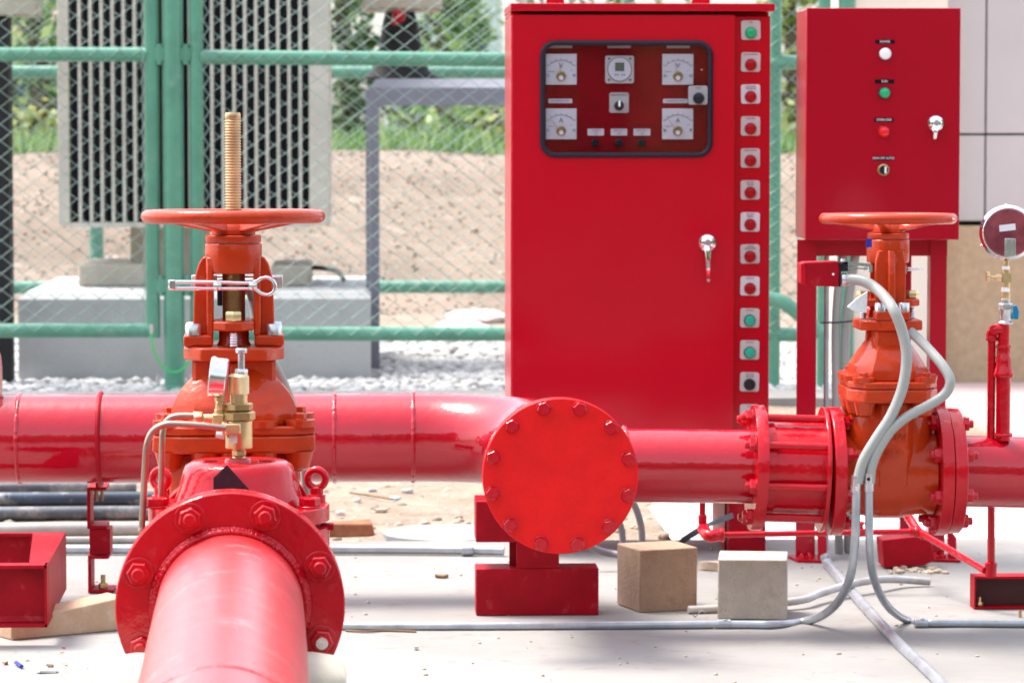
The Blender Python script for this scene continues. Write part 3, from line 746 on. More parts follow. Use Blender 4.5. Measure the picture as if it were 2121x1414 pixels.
s = M(1, YC); ctx, ctz = cx_(1282.5), cz_(144)
t.part('timer_rim', MB().ring((ctx, yi - .0125, ctz), (0, -1, 0), 25.5 * s, 24.3 * s, .001, 32), m_inkg, parent=tm)
t.part('timer_face', MB().lathe([(24 * s, 0), (23.4 * s, .002)], (ctx, yi - .012, ctz), (0, -1, 0), 32), m_white, parent=tm)
t.part('display', MB().bx(cx_(1273), cx_(1292), yi - .0146, yi - .0138, cz_(148), cz_(130)), m_lcd, parent=tm)
for i in (0, 1, 3, 4): t.part('timer_button', MB().bx(cx_(1272 + i * 4.7), cx_(1275 + i * 4.7), yi - .0146, yi - .0138, cz_(157), cz_(154)), m_inkg, parent=tm)
for sx, sz in ((-22, -22), (22, 22), (-22, 22), (22, -22)): t.part('screw', MB().lathe([(2.2 * s, 0), (2 * s, .001)], (ctx + sx * s, yi - .0122, ctz + sz * s), (0, -1, 0), 10), m_ink, parent=tm)
sel = t.part('selector_plate', MB().prism(rrect(cx_(1262), cx_(1302), cz_(234), cz_(192), .005, yi - .005), (0, .0045, 0)), m_ivory)
t.part('plate_text', text_mb('MAN OFF AUTO', .0062, (cx_(1282), yi - .0056, cz_(197))), m_inkg, parent=sel)
kz = cz_(219); kx = cx_(1281.5)
t.part('knob_ring', MB().lathe([(11 * s, 0), (10.6 * s, .008), (10 * s, .009)], (kx, yi - .005, kz), (0, -1, 0), 24), m_alu, parent=sel)
t.part('knob', MB().lathe([(9.4 * s, 0), (9 * s, .012), (8 * s, .013)], (kx, yi - .012, kz - .001), (0, -1, 0), 24), m_plas, parent=sel)
t.part('pointer', MB().bx(kx - 1.8 * s, kx + 1.8 * s, yi - .027, yi - .0245, kz - 2 * s, kz + 10 * s), m_lens_w, parent=sel)
for x0, x1, y0, y1, tx in ((1136, 1185, 95, 100, ''), (1258, 1306, 95, 100, ''), (1380, 1428, 95, 100, ''), (1136, 1185, 205, 214, 'AMP METER BATT SET 1'), (1373, 1424, 205, 214, 'AMP METER BATT SET 2'),
                       (1217, 1251, 267, 281, 'AC 220 V|10A'), (1265, 1299, 267, 281, 'BATT  SET 1|10A'), (1312, 1347, 267, 281, 'BATT  SET 2|10A')):
    b = MB().prism(rrect(cx_(x0), cx_(x1), cz_(y1), cz_(y0), .0012, yi - .0025, 3), (0, .002, 0)); o = t.part('name_plate', b, m_ivory if y0 < 200 else m_white)
    ln = tx.split('|')
    for i, q_ in enumerate(ln):
        if q_: t.part('plate_text', text_mb(q_, .0062 if len(ln) > 1 else .0052, (cx_((x0 + x1) / 2), yi - .0031, cz_((y0 + y1) / 2 + (0 if len(ln) == 1 else (-3 + 6 * i)))), squash=.9), m_inkg, parent=o)
for px in (1233, 1282, 1329):
    t.part('fuse_cap', MB().lathe([(8.6 * s, 0), (8.6 * s, .002), (7.8 * s, .003), (7.6 * s, .012), (6 * s, .0135), (5.4 * s, .011)], (cx_(px), yi, cz_(296)), (0, -1, 0), 20), m_plas)
lk = t.part('window_lock', MB().prism(rrect(cx_(1423.5), cx_(1463), cz_(217), cz_(178), .006, YC - .0195), (0, .004, 0)), mat('grey_lock_plate', (.36, .36, .38), .4))
t.part('lock_text', text_mb('TEST', .006, (cx_(1444), YC - .0201, cz_(182.5))), m_inkg, parent=lk)
t.part('lock_button', MB().lathe([(11.8 * s, 0), (11.8 * s, .004), (10 * s, .009), (4 * s, .011)], (cx_(1444.5), YC - .0195, cz_(204)), (0, -1, 0), 24), m_plas, parent=lk)
t.part('window_screw', MB().sphere((cx_(1451), YC - .0165, cz_(145)), .0016, 8, 6), m_lens_w)
# button column
btn_txt = ['TEST', 'LOW OIL PRESSURE', 'HIGH WATER|TEMPERATURE', 'OVER SPEED', 'FAILED TO START', 'BATT SET 1|FAILURE', 'BATT SET 2|FAILURE', 'CHARGER|MALFUNCTION', 'MODE OFF', 'PUMP RUN', 'PUMP RUN', 'FUEL TANK|LEVEL LOW', 'RESET']
lens = [m_lens_g] + [m_lens_r] * 8 + [m_lens_t] * 2 + [m_plas] * 2
labs = {'m': 0}
for i in range(13):
    py = 62.4 + 66.3 * i; px = 1554 + i * .05
    white = i in (2, 6, 8)
    tilt = Matrix.Rotation(R(rnd.uniform(-1.4, 1.4)), 3, 'Y')
    cc = Vector((cx_(px), 0, cz_(py)))
    pts = rrect(cc.x - 20 * s, cc.x + 20 * s, cc.z - 20 * s, cc.z + 20 * s, .0065, YC + .0085)
    pts = [tilt @ (v - cc) + cc for v in pts]
    o = t.part('button_plate', MB().prism(pts, (0, .004, 0)), m_white if white else m_ivory)
    for k, q_ in enumerate(btn_txt[i].split('|')):
        t.part('plate_text', text_mb(q_, .0052, (cc.x, YC + .0079, cc.z + (16 - 4.6 * k) * s), squash=.85), m_inkg, parent=o)
    zc_ = cc.z - 5.5 * s
    t.part('button_collar', MB().lathe([(12.4 * s, 0), (12.2 * s, .005)], (cc.x, YC + .0085, zc_), (0, -1, 0), 24), m_plas if i > 8 else (m_lens_g if i == 0 else m_lens_r), parent=o)
    t.part('button_cap', MB().lathe([(11 * s, 0), (11 * s, .006), (9.8 * s, .009), (4 * s, .0104)], (cc.x, YC + .0035, zc_), (0, -1, 0), 24), lens[i], parent=o)
def cab_lock(t, cx, cz, y, r, ln, lw, lean=0.0):
    o = t.part('lock_rosette', MB().lathe([(r, 0), (r, .006), (r * .9, .010), (r * .72, .011), (r * .68, .016), (r * .5, .019)], (cx, y, cz), (0, -1, 0), 32), m_chrome)
    t.part('lock_core', MB().lathe([(r * .36, 0), (r * .34, .003)], (cx, y - .019, cz + r * .05), (0, -1, 0), 18).bx(cx - .0008, cx + .0008, y - .0228, y - .0219, cz - .002, cz + .004), m_steel, parent=o)
    b = MB(); rs = []
    for h, wd, dp in ((r * -.05, .6, .020), (-r * .5, .75, .024), (-r * .9, .62, .027), (-ln * .6, .5, .026), (-ln * .92, .42, .024), (-ln, .25, .022)):
        w2 = lw * wd; x = cx + lean * h
        rs.append([Vector((x - w2, y - dp + .006, cz + h)), Vector((x - w2 * .6, y - dp, cz + h)), Vector((x + w2 * .6, y - dp, cz + h)), Vector((x + w2, y - dp + .006, cz + h)), Vector((x, y - dp + .010, cz + h))])
    b.rings(rs); t.part('lock_handle', b, m_chrome, ang=60)
cab_lock(t, cx_(1463.5), cz_(503), YC - .014, 19 * s, 80 * s, 11 * s, lean=-.02)
# plinth legs
t.part('plinth_leg', MB().bx(cx_(1512), cx_(1590), YC + .015, YC + .40, .001, zb_ - .001).bx(cx_(1500, YC + .1), cx_(1512) - .001, YC + .06, YC + .4, .001, zb_ - .001), m_redd, bevel=.002)
t.part('plinth_leg', MB().bx(cx_(1064), cx_(1142), YC + .015, YC + .40, .001, zb_ - .001), m_redd, bevel=.002)

# ------------------------------------------------------------------ smaller red cabinet on its stand
Y3 = 8.9
def c3x(px): return P(px, 300, Y3).x
def c3z(py): return P(1830, py, Y3).z
A0, A1 = c3x(1669), c3x(1988)
t = T('switch_cabinet', 'smaller plain red cabinet with four black labels, mounted on a red stand', 'cabinet', (c3x(1828), Y3, 0))
z0, z1 = c3z(497), c3z(17)
t.part('body', MB().bx(A0 + .001, A1 - .002, Y3 + .018, Y3 + .22, z0 + .002, z1 - .002), m_cab2, bevel=.003)
t.part('door', MB().bx(A0, A1, Y3, Y3 + .013, z0, z1), m_cab2, bevel=.0022)
s = M(1, Y3)
for py, tx, lab, m_ in ((87, 'POWER', 112, m_lens_w), (169, 'RUN', 193, m_lens_g), (248.5, 'OVERLOAD', 273, m_lens_br), (328, 'MAN OFF AUTO', 352, None)):
    px = 1831.5 - (py - 87) * .007
    o = t.part('name_plate', MB().bx(c3x(px - 20), c3x(px + 20), Y3 - .002, Y3 - .0002, c3z(py + 4), c3z(py - 4)), m_ink)
    t.part('plate_text', text_mb(tx, .0086, (c3x(px), Y3 - .0027, c3z(py)), squash=.9), m_inkw, parent=o)
    c = (c3x(px), Y3, c3z(lab))
    if m_ is not None:
        r = 12.3 if m_ is m_lens_w else 11
        o = t.part('lamp_bezel', MB().lathe([(13 * s, 0), (12.8 * s, .005), (12 * s, .006)], c, (0, -1, 0), 28), m_rub if m_ is not m_lens_br else m_cab2)
        t.part('lamp_lens', MB().lathe([(r * s, 0), (r * s, .006), (r * .85 * s, .010), (r * .4 * s, .012)], (c[0], Y3 - .005, c[2]), (0, -1, 0), 28), m_, parent=o)
    else:
        o = t.part('selector_ring', MB().lathe([(12.4 * s, 0), (12 * s, .006), (10 * s, .007)], c, (0, -1, 0), 28), m_brasso)
        t.part('knob', MB().lathe([(9.4 * s, 0), (9 * s, .008)], (c[0], Y3 - .004, c[2]), (0, -1, 0), 20), m_plas, parent=o)
        t.part('pointer', MB().bx(c[0] + 1 * s, c[0] + 5 * s, Y3 - .017, Y3 - .012, c[2] - 7 * s, c[2] + 7 * s), m_lens_w, parent=o)
cab_lock(t, c3x(1937), c3z(256), Y3, 17.5 * s, 33 * s, 11 * s, lean=.12)
# stand
t = T('cabinet_stand', 'red angle iron stand carrying the smaller cabinet, bolted to the slab', 'stand', (c3x(1800), Y3 + .08, 0))
for a_, b_, nm in ((1650, 1690, 0), (1925, 1962, 1)):
    x0, x1 = P(a_, 800, Y3 + .06).x, P(b_, 800, Y3 + .06).x
    if nm: x1 -= .004
    l_ = t.part('leg', MB().bx(x0, x1, Y3 + .06, Y3 + .066, .008, z0 - .001).bx(x1 - .005 if not nm else x0, x1 if not nm else x0 + .005, Y3 + .0665, Y3 + .11, .008, z0 - .001), m_cab2)
    fp = MB().prism([(x0 - .002, Y3 + .0, .001), (x1 + .03, Y3 - .02, .001), (x1 + .03, Y3 + .12, .001), (x0 - .02, Y3 + .12, .001)], (0, 0, .006))
    t.part('foot_plate', fp, m_redd)
    t.part('gusset', MB().prism([(x1 + .004, Y3 + .03, .008), (x1 + .026, Y3 + .02, .008), (x1 + .026, Y3 + .03, .06), (x1 + .004, Y3 + .05, .09)], (.004, 0.02, 0)), m_redd)
    for dx in (.012, .034): t.put('anchor_bolt', b_or if 0 else b_side, (x0 + dx, Y3 + .02 + dx * .4, .007), (0, 0, 1), scale=.55)
x0, x1 = P(1662, 800, Y3 + .05).x, P(1962, 800, Y3 + .05).x
t.part('cross_rail', MB().bx(x0, x1, Y3 + .067, Y3 + .073, z0 - .045, z0 - .002), m_cab2)
t.part('back_leg', MB().bx(P(1866, 800, Y3 + .2).x, P(1886, 800, Y3 + .2).x, Y3 + .2, Y3 + .22, .002, z0 - .001), m_cab2)
t.part('back_leg', MB().bx(P(1668, 800, Y3 + .2).x, P(1684, 800, Y3 + .2).x, Y3 + .205, Y3 + .225, .002, z0 - .001), m_cab2)
# three grey conduits below it
def path(pts): return [P(*p) for p in pts]
for i, (pts, r, lb) in enumerate((
    ([(1713, 502, 9.0), (1712, 640, 9.0), (1711, 820, 9.0), (1711, 1000, 9.02), (1712, 1140, 9.0)], 5.2, 'straight thin grey conduit below the smaller cabinet, first from the red leg'),
    ([(1752, 502, 9.0), (1738, 580, 9.0), (1731, 680, 9.0), (1732, 820, 9.0), (1735, 1000, 9.0), (1738, 1150, 9.1)], 9, 'middle one of three grey conduits tied below the smaller cabinet'),
    ([(1776, 502, 9.0), (1764, 580, 9.0), (1752, 680, 9.0), (1752, 820, 9.0), (1755, 1000, 9.0), (1757, 1140, 9.1)], 9.5, 'grey conduit nearest the orange valve, third of those tied below the smaller cabinet'))):
    tt = T('conduit', lb, 'conduit', P(*pts[-1]), group='grey conduits hanging below the smaller cabinet')
    tt.part('sheath', MB().tube(path(pts), M(r, 9.0), n=14), m_cond if i == 0 else m_hose)
    tt.part('end_fitting', MB().lathe([(M(r + 3, 9), 0), (M(r + 3, 9), .02), (M(r + 1.5, 9), .024)], P(pts[0][0], pts[0][1] + 14, 9.0), (0, 0, 1), 14), m_alu)
solo('cable_tie', MB().tube([P(1705, 668, 8.96), P(1730, 668, 8.975), P(1764, 665, 8.97), P(1766, 665, 9.03), P(1704, 668, 9.03)], .0022, n=6, smooth=2, closed=True), m_plas, 'black cable tie bundling three grey conduits below the smaller cabinet', 'cable tie')

# ------------------------------------------------------------------ gate valve (local: pipe axis = Y)
def octo(xh, yh, cx, cy, z):
    return [Vector(p) for p in ((xh, -yh + cy, z), (xh, yh - cy, z), (xh - cx, yh, z), (-xh + cx, yh, z), (-xh, yh - cy, z), (-xh, -yh + cy, z), (-xh + cx, -yh, z), (xh - cx, -yh, z))]
def supere(xh, yh, z, e=2.6, n=40):
    o = []
    for i in range(n):
        a = 2 * PI * i / n; c, s_ = math.cos(a), math.sin(a)
        o.append(Vector((xh * abs(c) ** (2 / e) * (1 if c >= 0 else -1), yh * abs(s_) ** (2 / e) * (1 if s_ >= 0 else -1), z)))
    return o
def gate_valve(name_loc, rotz, stem_top, label, fl_front, fl_back, extra=None, grp='orange gate valves with handwheels'):
    t = T('gate_valve', label, 'valve', name_loc, group=grp, local=True, rotz=rotz)
    # body casting
    b = MB()
    b.rings([octo(.112, .050, .03, .022, .158), octo(.110, .052, .03, .022, .06), octo(.104, .060, .03, .03, -.02), octo(.06, .05, .03, .03, -.095)])
    b.rings([supere(.085, .072, .157), supere(.090, .098, .11), supere(.092, .107, .06), supere(.09, .107, -.03), supere(.055, .10, -.092)])
    b.lathe([(.098, -.107), (.094, -.075), (.104, -.03), (.104, .03), (.094, .075), (.098, .107)], (0, 0, 0), (0, 1, 0), 40)
    for sy in (-1, 1):
        b.prism([(-.009, sy * .05, .156), (-.009, sy * .082, .156), (-.009, sy * .107, .115), (-.009, sy * .107, 0)], (.018, 0, 0))
    t.part('body', b, m_or, ang=32, bevel=.004)
    for sy, on in ((-1, fl_front), (1, fl_back)):
        if on:
            f_ = t.part('flange', MB().lathe([(.1425, 0), (.1425, .026), (.139, .028)], (0, sy * .108, 0), (0, sy, 0), 64), m_redf, bevel=.0015)
            for k in range(8):
                a = R(22.5 + 45 * k); t.put('flange_bolt', b_side, (.120 * math.cos(a), sy * .108, .120 * math.sin(a)), (0, -sy, 0), spin=k)
    # bonnet flanges
    def plate(z0, z1, xh, yh): return MB().rings([octo(xh, yh, .045, .03, z0), octo(xh, yh, .045, .03, z1)])
    t.part('body_flange', plate(.1605, .190, .138, .100), m_or, bevel=.004)
    t.part('bonnet_flange', plate(.1912, .206, .138, .099), m_or, bevel=.003)
    for k, (x, y) in enumerate(((.112, .07), (.112, -.07), (-.112, .07), (-.112, -.07), (.05, .082), (-.05, .082), (.05, -.082), (-.05, -.082), (0, .085), (0, -.085))):
        t.part('bolt_boss', MB().lathe([(.024, 0), (.026, .012)], (x, y, .2035), (0, 0, 1), 20), m_or)
        t.part('nut_boss', MB().lathe([(.010, 0), (.019, .006), (.024, .026), (.026, .034)], (x * .97, y * .95, .128), (0, 0, 1), 20), m_or)
    for x, y in ((.112, .07), (.112, -.07), (-.112, .07), (-.112, -.07), (0, -.085)): t.put('bonnet_bolt', b_or, (x, y, .215), scale=.9)
    # bonnet
    b = MB().rings([octo(x, y, x * .36, y * .40, z) for x, y, z in ((.107, .082, .205), (.107, .082, .224), (.106, .080, .232), (.103, .076, .241), (.098, .070, .251), (.091, .063, .262), (.082, .056, .272), (.071, .049, .283), (.058, .042, .294), (.046, .036, .303), (.044, .034, .315))])
    t.part('bonnet', b, m_or, ang=36, bevel=.004)
    b = MB().rings([octo(.071, .038, .006, .006, .25), octo(.071, .038, .006, .006, .316)])
    for sy in (-1, 1): b.prism([(-.007, sy * .030, .262), (-.007, sy * .052, .262), (-.007, sy * .05, .312), (-.007, sy * .03, .312)], (.014, 0, 0))
    t.part('bonnet_neck', b, m_or, bevel=.004)
    b = MB().rings([octo(.0855, .072, .03, .05, .315), octo(.0855, .072, .03, .05, .3375)]); t.part('neck_flange', b, m_or, bevel=.0035)
    # yoke
    for sx in (-1, 1):
        b = MB(); b.rings([[Vector((sx * x, y, z)) for x, y in ((.035, -.039), (.0855, -.039), (.0855, .039), (.035, .039))] for z in (.3385, .3575)])
        t.part('yoke_foot', b, m_or, bevel=.0035)
    for sx in (-1, 1):
        b = MB()
        zz = [(.356, .0, 0), (.38, 0, 0), (.44, 0, 0), (.462, .0, 0), (.49, .006, 0)]
        b.rings([[Vector((sx * x, y, z)) for x, y in ((.034, -.036 + d * .8), (.046, -.034 + d), (.046, .034 - d), (.034, .036 - d * .8))] for z, d, _ in zz])
        b.rings([[Vector((sx * x, y, z)) for x, y in ((.044, -.008), (xo, -.0075), (xo, .0075), (.044, .008))] for z, xo in ((.356, .0705), (.37, .0695), (.42, .068), (.458, .0655), (.478, .060), (.49, .052))])
        t.part('yoke_arm', b, m_or, bevel=.003)
    b = MB().lathe([(.0475, .462), (.0485, .466), (.0485, .510), (.0475, .513)], n=40)
    t.part('yoke_head', b, m_or, bevel=.0015)
    t.part('yoke_nut', MB().lathe([(.0465, .5145), (.0475, .516), (.0475, .526), (.046, .527)], n=40), m_or)
    for x in (-.069, .069):
        for y in (-.026, .026): t.put('yoke_bolt', b_cyl, (x, y, .3575))
    # gland
    t.part('gland_flange', MB().rings([octo(.034, .071, .02, .02, .366), octo(.034, .071, .02, .02, .382)]), m_or, bevel=.003)
    t.part('gland_body', MB().lathe([(.030, .3385), (.026, .345), (.026, .3655)], n=28), m_or)
    for sy in (-1, 1):
        t.part('gland_stud', MB().lathe([(.0068 + .0008 * (i % 2), .3385 + i * .0022) for i in range(12)], (0, sy * .056, 0), n=14), m_steel)
        t.part('gland_nut', MB().hexa((0, sy * .056, .3822), (0, 0, 1), .026, .017, ph=.5), m_brass)
    # stem
    t.part('stem', MB().lathe([(.0195, .3385), (.0195, .462)], n=28), m_stem)
    if stem_top > .58:
        n = 36; pr = []
        for i in range(n):
            z = .55 + (stem_top - .012 - .55) * i / n; dz = (stem_top - .012 - .55) / n
            pr += [(.0122, z), (.0142, z + dz * .3), (.0142, z + dz * .6), (.0122, z + dz * .85)]
        pr += [(.0150 * .9, stem_top - .011), (.0135, stem_top - .003), (.012, stem_top)]
        t.part('threaded_stem', MB().lathe(pr, n=24), m_bronze, ang=60)
    t.part('stem_nut', MB().lathe([(.024, .5275), (.024, .545), (.018, .552), (.0165, .57)], n=24), m_or)
    # handwheel
    hw = t.part('handwheel', MB().torus((0, 0, .559), (0, 0, 1), .1455, .0118, 96, 18), m_or, ang=80)
    tilt = R(.75)
    hw.rotation_euler = (-tilt, 0, 0) if rotz < 1 else (0, tilt, 0)
    hw.location = (0, -.559 * math.sin(tilt), 0) if rotz < 1 else (-.559 * math.sin(tilt), 0, 0)
    b = MB()
    for k in range(5):
        a = R(18 + 72 * k); c, s_ = math.cos(a), math.sin(a)
        def pt(r, z, o, h): return [Vector((c * r - s_ * o, s_ * r + c * o, z - h)), Vector((c * r + s_ * o, s_ * r - c * o, z - h)), Vector((c * r + s_ * o * .6, s_ * r - c * o * .6, z + h)), Vector((c * r - s_ * o * .6, s_ * r + c * o * .6, z + h))]
        b.rings([pt(.020, .540, .016, .010), pt(.05, .541, .012, .006), pt(.10, .549, .009, .005), pt(.139, .556, .009, .006)])
    t.part('wheel_spokes', b, m_or, parent=hw, bevel=.003)
    t.part('wheel_hub', MB().lathe([(.037, .528), (.038, .534), (.034, .545), (.026, .553), (.020, .556)], n=32), m_or, parent=hw)
    return t
YV = 5.8
AX = P(477, 1256, 5.0)
def LX(Y): return AX.x + (Y - 5.0) * (550 - 780) / F
zA = AX.z
RZ = math.atan((780 - 550) / F)
gv = gate_valve((LX(YV) + .0, YV, zA), RZ, .736, 'orange gate valve on the near line with raised brown threaded stem', True, True)
YR = 7.67
gc = P(1836, 975, YR)
gv2 = gate_valve((gc.x, YR, gc.z), R(90), .565, 'orange gate valve on the right line, stem lowered, below the smaller cabinet', True, True)
gv2.r.scale = (1, 1, 1.034)
# cast lettering on the right valve (face at local -x .. world front)
yb = YR - .112
for tx, px, py in (('AWWA', 1842, 838), ('C515', 1851, 868), ('250W', 1853, 908), ('2014', 1845, 940)):
    cpt = P(px, py, yb); o = text_mb(tx, .022, (cpt.x - gc.x, 0, cpt.z - gc.z), .0012)
    for v in o.v: v.x, v.y = v.y - .1128, -v.x          # turn into the valve's own axes
    gv2.part('cast_lettering', o, m_or)
solo('sticker', MB().prism([P(1794, 495, YR - .041), P(1806, 494, YR - .041), P(1806, 512, YR - .041), P(1794, 513, YR - .041)], (0, .002, 0)), m_blue2, 'small blue sticker on the yoke of the right orange valve', 'sticker')
tb = MB(); pz = [P(1756, 636, 7.52), P(1778, 616, 7.55), P(1797, 605, 7.58), P(1795, 648, 7.56), P(1780, 646, 7.53), P(1766, 643, 7.52)]
tb.prism(pz, (0, .004, .002)); 
solo('paper_tag', tb, m_paper, 'crumpled white paper tag hanging at the gland of the right orange valve', 'tag')

# ------------------------------------------------------------------ foreground red pipe with flange
t = T('flanged_pipe', 'big red pipe running towards the viewer, its flange with large nuts', 'pipe', (AX.x, 5.0, 0))
ax = Vector((-(780 - 550) / F, 1, 0)).normalized()
p0 = AX.copy(); RP = .1085
pe = p0 - ax * 2.2
t.part('pipe_barrel', MB().cyl(pe, p0 - ax * .005, RP, n=96), m_redm)
t.part('flange', MB().lathe([(.1685, 0), (.1703, .002), (.1703, .024), (.1685, .026)], p0, ax, 128), m_redf)
t.part('raised_face', MB().lathe([(.135, 0.0265), (.135, .029)], p0, ax, 64), m_redf)
for rr, dd, jj in ((RP + .003, -.006, .12), (RP + .0065, -.002, .12)):
    t.part('weld_bead', MB().bead(p0 + ax * dd, ax, rr, .0060, 420, jj), m_redf, ang=50)
t.part('weld_seam', MB().bead(p0 - ax * 1.24, ax, RP - .0012, .003, 200, .2, 8), m_redm, ang=60)
u_ = Vector((1, 0, 0)) - ax * ax.x; u_.normalize(); v_ = Vector((0, 0, 1))
for k in range(8):
    a = R(22.5 + 45 * k + (-1.5)); c = p0 + u_ * math.sin(a) * .145 + v_ * math.cos(a) * .145
    if k == 2: pass
    t.put('flange_bolt', b_big, c, -ax, spin=rnd.uniform(0, 1))
    if k == 2:
        t.part('bare_bolt_end', MB().cyl(c - ax * .0295, c - ax * .0312, .0090, n=18), m_steel)
# support block under it
sb = MB(); g = P(460, 1390, 4.86)
x0, x1, zt_ = P(203, 1380, 4.86).x, P(717, 1380, 4.86).x, P(300, 1362, 4.86).z
sb.rings([octo(abs(x1 - x0) / 2, .09, .03, .03, z) for z in (0, zt_ - .02)] + [octo(abs(x1 - x0) / 2 - .02, .07, .03, .03, zt_)])
for v in sb.v: v.x += (x0 + x1) / 2; v.y += 4.84; 
solo('support_block', sb, m_block, 'pale cream support block under the big foreground pipe', 'block', bevel=.012)

# ------------------------------------------------------------------ check valve behind the flange
YK = 5.33
ck = Vector((LX(YK), YK, zA))
t = T('check_valve', 'red check valve with domed cover and two lifting eyes behind the big flange', 'valve', (ck.x, ck.y, 0))
b = MB().lathe([(.165, 0), (.1703, .003), (.1703, .024)], AX + ax * .031, ax, 96)
t.part('flange', b, m_redf)
t.part('flange', MB().lathe([(.1425, 0), (.1425, .026)], AX + ax * .62, ax, 64), m_redf)
t.part('body', MB().lathe([(.11, .05), (.125, .09), (.128, .2), (.128, .42), (.11, .52), (.10, .63)], AX, ax, 48).lathe([(.120, -.02), (.120, .115)], ck, (0, 0, 1), 48), m_red)
zc_ = zA + .115
def P5(px, py, Y=YK): return P(px, py, Y)
cc = Vector((P5(495, 1040).x, YK, 0))
zfl = P5(495, 1062, YK - .12).z
t.part('cover_flange', MB().lathe([(.134, zfl - .028), (.143, zfl - .024), (.143, zfl - .002), (.141, zfl)], (cc.x, cc.y, 0), (0, 0, 1), 64), m_redf)
t.part('body_flange', MB().lathe([(.138, zfl - .075), (.143, zfl - .07), (.143, zfl - .034), (.138, zfl - .032)], (cc.x, cc.y, 0), (0, 0, 1), 64), m_redf)
ztc = P5(495, 958, YK - .04).z
prof = [(.104, zfl), (.100, zfl + .012), (.094, zfl + .03), (.0885, ztc - .018), (.084, ztc - .007), (.074, ztc - .001), (.06, ztc), (.02, ztc + .0005)]
t.part('cover', MB().lathe(prof, (cc.x, cc.y, 0), (0, 0, 1), 72), m_redf, ang=50)
t.part('cover_boss', MB().lathe([(.022, ztc - .002), (.020, ztc + .005), (.018, ztc + .006)], (P5(494, 950).x, YK - .02, 0), n=28), m_red)
for dx in (-.045, .045): t.part('cover_boss', MB().lathe([(.014, ztc - .004), (.013, ztc + .003)], (cc.x + dx, YK - .02, 0), n=24), m_red)
for px, dy in ((330, -.02), (643, -.03)): t.put('cover_bolt', b_disc, (P5(px, 1045).x, YK + dy - .02, zfl), scale=1.1)
for px in (330, 655):
    x = P5(px, 990).x; zz = P5(px, 990).z
    e = t.part('eye_bolt', MB().torus((x, YK + .03, zz - .004), (.55 if px < 400 else .2, 1, 0), .0145, .0058, 40, 12), m_redf, ang=80)
    t.part('eye_shank', MB().lathe([(.014, zfl - .002), (.014, zfl + .012), (.0105, zfl + .013), (.0105, zz - .018), (.006, zz - .016)], (x, YK + .03, 0), n=20), m_redf, parent=e)
t.part('side_lug', MB().bx(P5(664, 1090).x, P5(692, 1090).x, YK - .02, YK, P5(0, 1098).z, P5(0, 1085).z), m_redd, bevel=.002)
# black sticker standing on the cover
solo('black_tag', MB().prism([P(470, 962, 5.22), P(442, 989, 5.22), P(442, 1018, 5.22), P(524, 1022, 5.22)], (0, .0025, 0)), m_blk, 'torn black triangular tag on the red domed valve cover', 'tag')

# ------------------------------------------------------------------ brass relief valve on top
YB_ = YK - .02
def br(px, py): return P(px, py, YB_)
k_ = M(1, YB_); bxc = br(495, 900).x
def bz(py): return br(495, py).z
t = T('relief_valve', 'brass relief valve with knurled bonnet standing on the red valve cover', 'valve', (bxc, YB_, bz(957)))
C0 = (bxc, YB_, 0)
t.part('nipple', MB().lathe([(11 * k_, bz(957)), (11 * k_, bz(945)), (12.5 * k_, bz(944))], C0, n=18).hexa((bxc, YB_, bz(955)), (0, 0, 1), 25 * k_, bz(945) - bz(955)).hexa((bxc, YB_, bz(943)), (0, 0, 1), 26 * k_, bz(931) - bz(943), .3).lathe([(12 * k_, bz(931)), (12 * k_, bz(928))], C0, n=18), m_brass)
t.part('body', MB().lathe([(27 * k_, bz(928)), (28 * k_, bz(926)), (28 * k_, bz(871))], C0, n=40), m_brass, bevel=.0008)
t.part('lock_nut', MB().hexa((bxc, YB_, bz(870)), (0, 0, 1), 60 * k_, bz(851) - bz(870), .22), m_brasso)
t.part('lock_nut', MB().hexa((bxc, YB_, bz(850)), (0, 0, 1), 52 * k_, bz(834) - bz(850), .30), m_brasso)
b = MB().lathe([(18 * k_, bz(834)), (18 * k_, bz(815))], C0, n=36); t.part('bonnet', b, m_brass)
n = 64; rs = []
for j in range(26):
    z = bz(815) + (bz(779) - bz(815)) * j / 25
    rs.append([Vector((bxc + math.cos(2 * PI * i / n) * (20.3 + .9 * ((i + j) % 2)) * k_, YB_ + math.sin(2 * PI * i / n) * (20.3 + .9 * ((i + j) % 2)) * k_, z)) for i in range(n)])
rs.append([Vector((bxc + math.cos(2 * PI * i / n) * 16 * k_, YB_ + math.sin(2 * PI * i / n) * 16 * k_, bz(774))) for i in range(n)])
t.part('knurled_cap', MB().rings(rs), m_brass, flat=True)
t.part('jam_nut', MB().hexa((br(500, 770).x, YB_, bz(776)), (0, 0, 1), 23 * k_, bz(764) - bz(776)), m_steel)
b = MB().lathe([((6.6 + .5 * (i % 2)) * k_, bz(765) + (bz(733) - bz(765)) * i / 30) for i in range(31)], (br(500, 750).x, YB_, 0), n=16)
t.part('adjusting_screw', b.lathe([(11 * k_, bz(731)), (12 * k_, bz(730)), (12 * k_, bz(723)), (10.5 * k_, bz(721))], (br(500, 750).x, YB_, 0), n=20), m_steel, ang=50)
t.part('side_port', MB().box(br(484, 884) + Vector((0, -.027, 0)), (32 * k_, .02, 22 * k_)), m_brass, bevel=.002)
t.part('side_nut', MB().hexa(br(467, 884) + Vector((.004, -.024, 0)), (-1, 0, 0), 24 * k_, 15 * k_ * .7, .3), m_brass)
t.part('data_tag', MB().box(br(485, 905) + Vector((0, -.0225, 0)), (15 * k_, .001, 19 * k_)), m_paper)
t.part('valve_cap', MB().lathe([(7 * k_, 0), (8 * k_, .006), (6 * k_, .014)], br(466, 901) + Vector((0, -.012, 0)), (-1, 0, .2), 14), m_white)
t.part('blue_mark', MB().box(br(471, 874) + Vector((0, -.027, 0)), (9 * k_, .001, 6 * k_)), m_blue2)
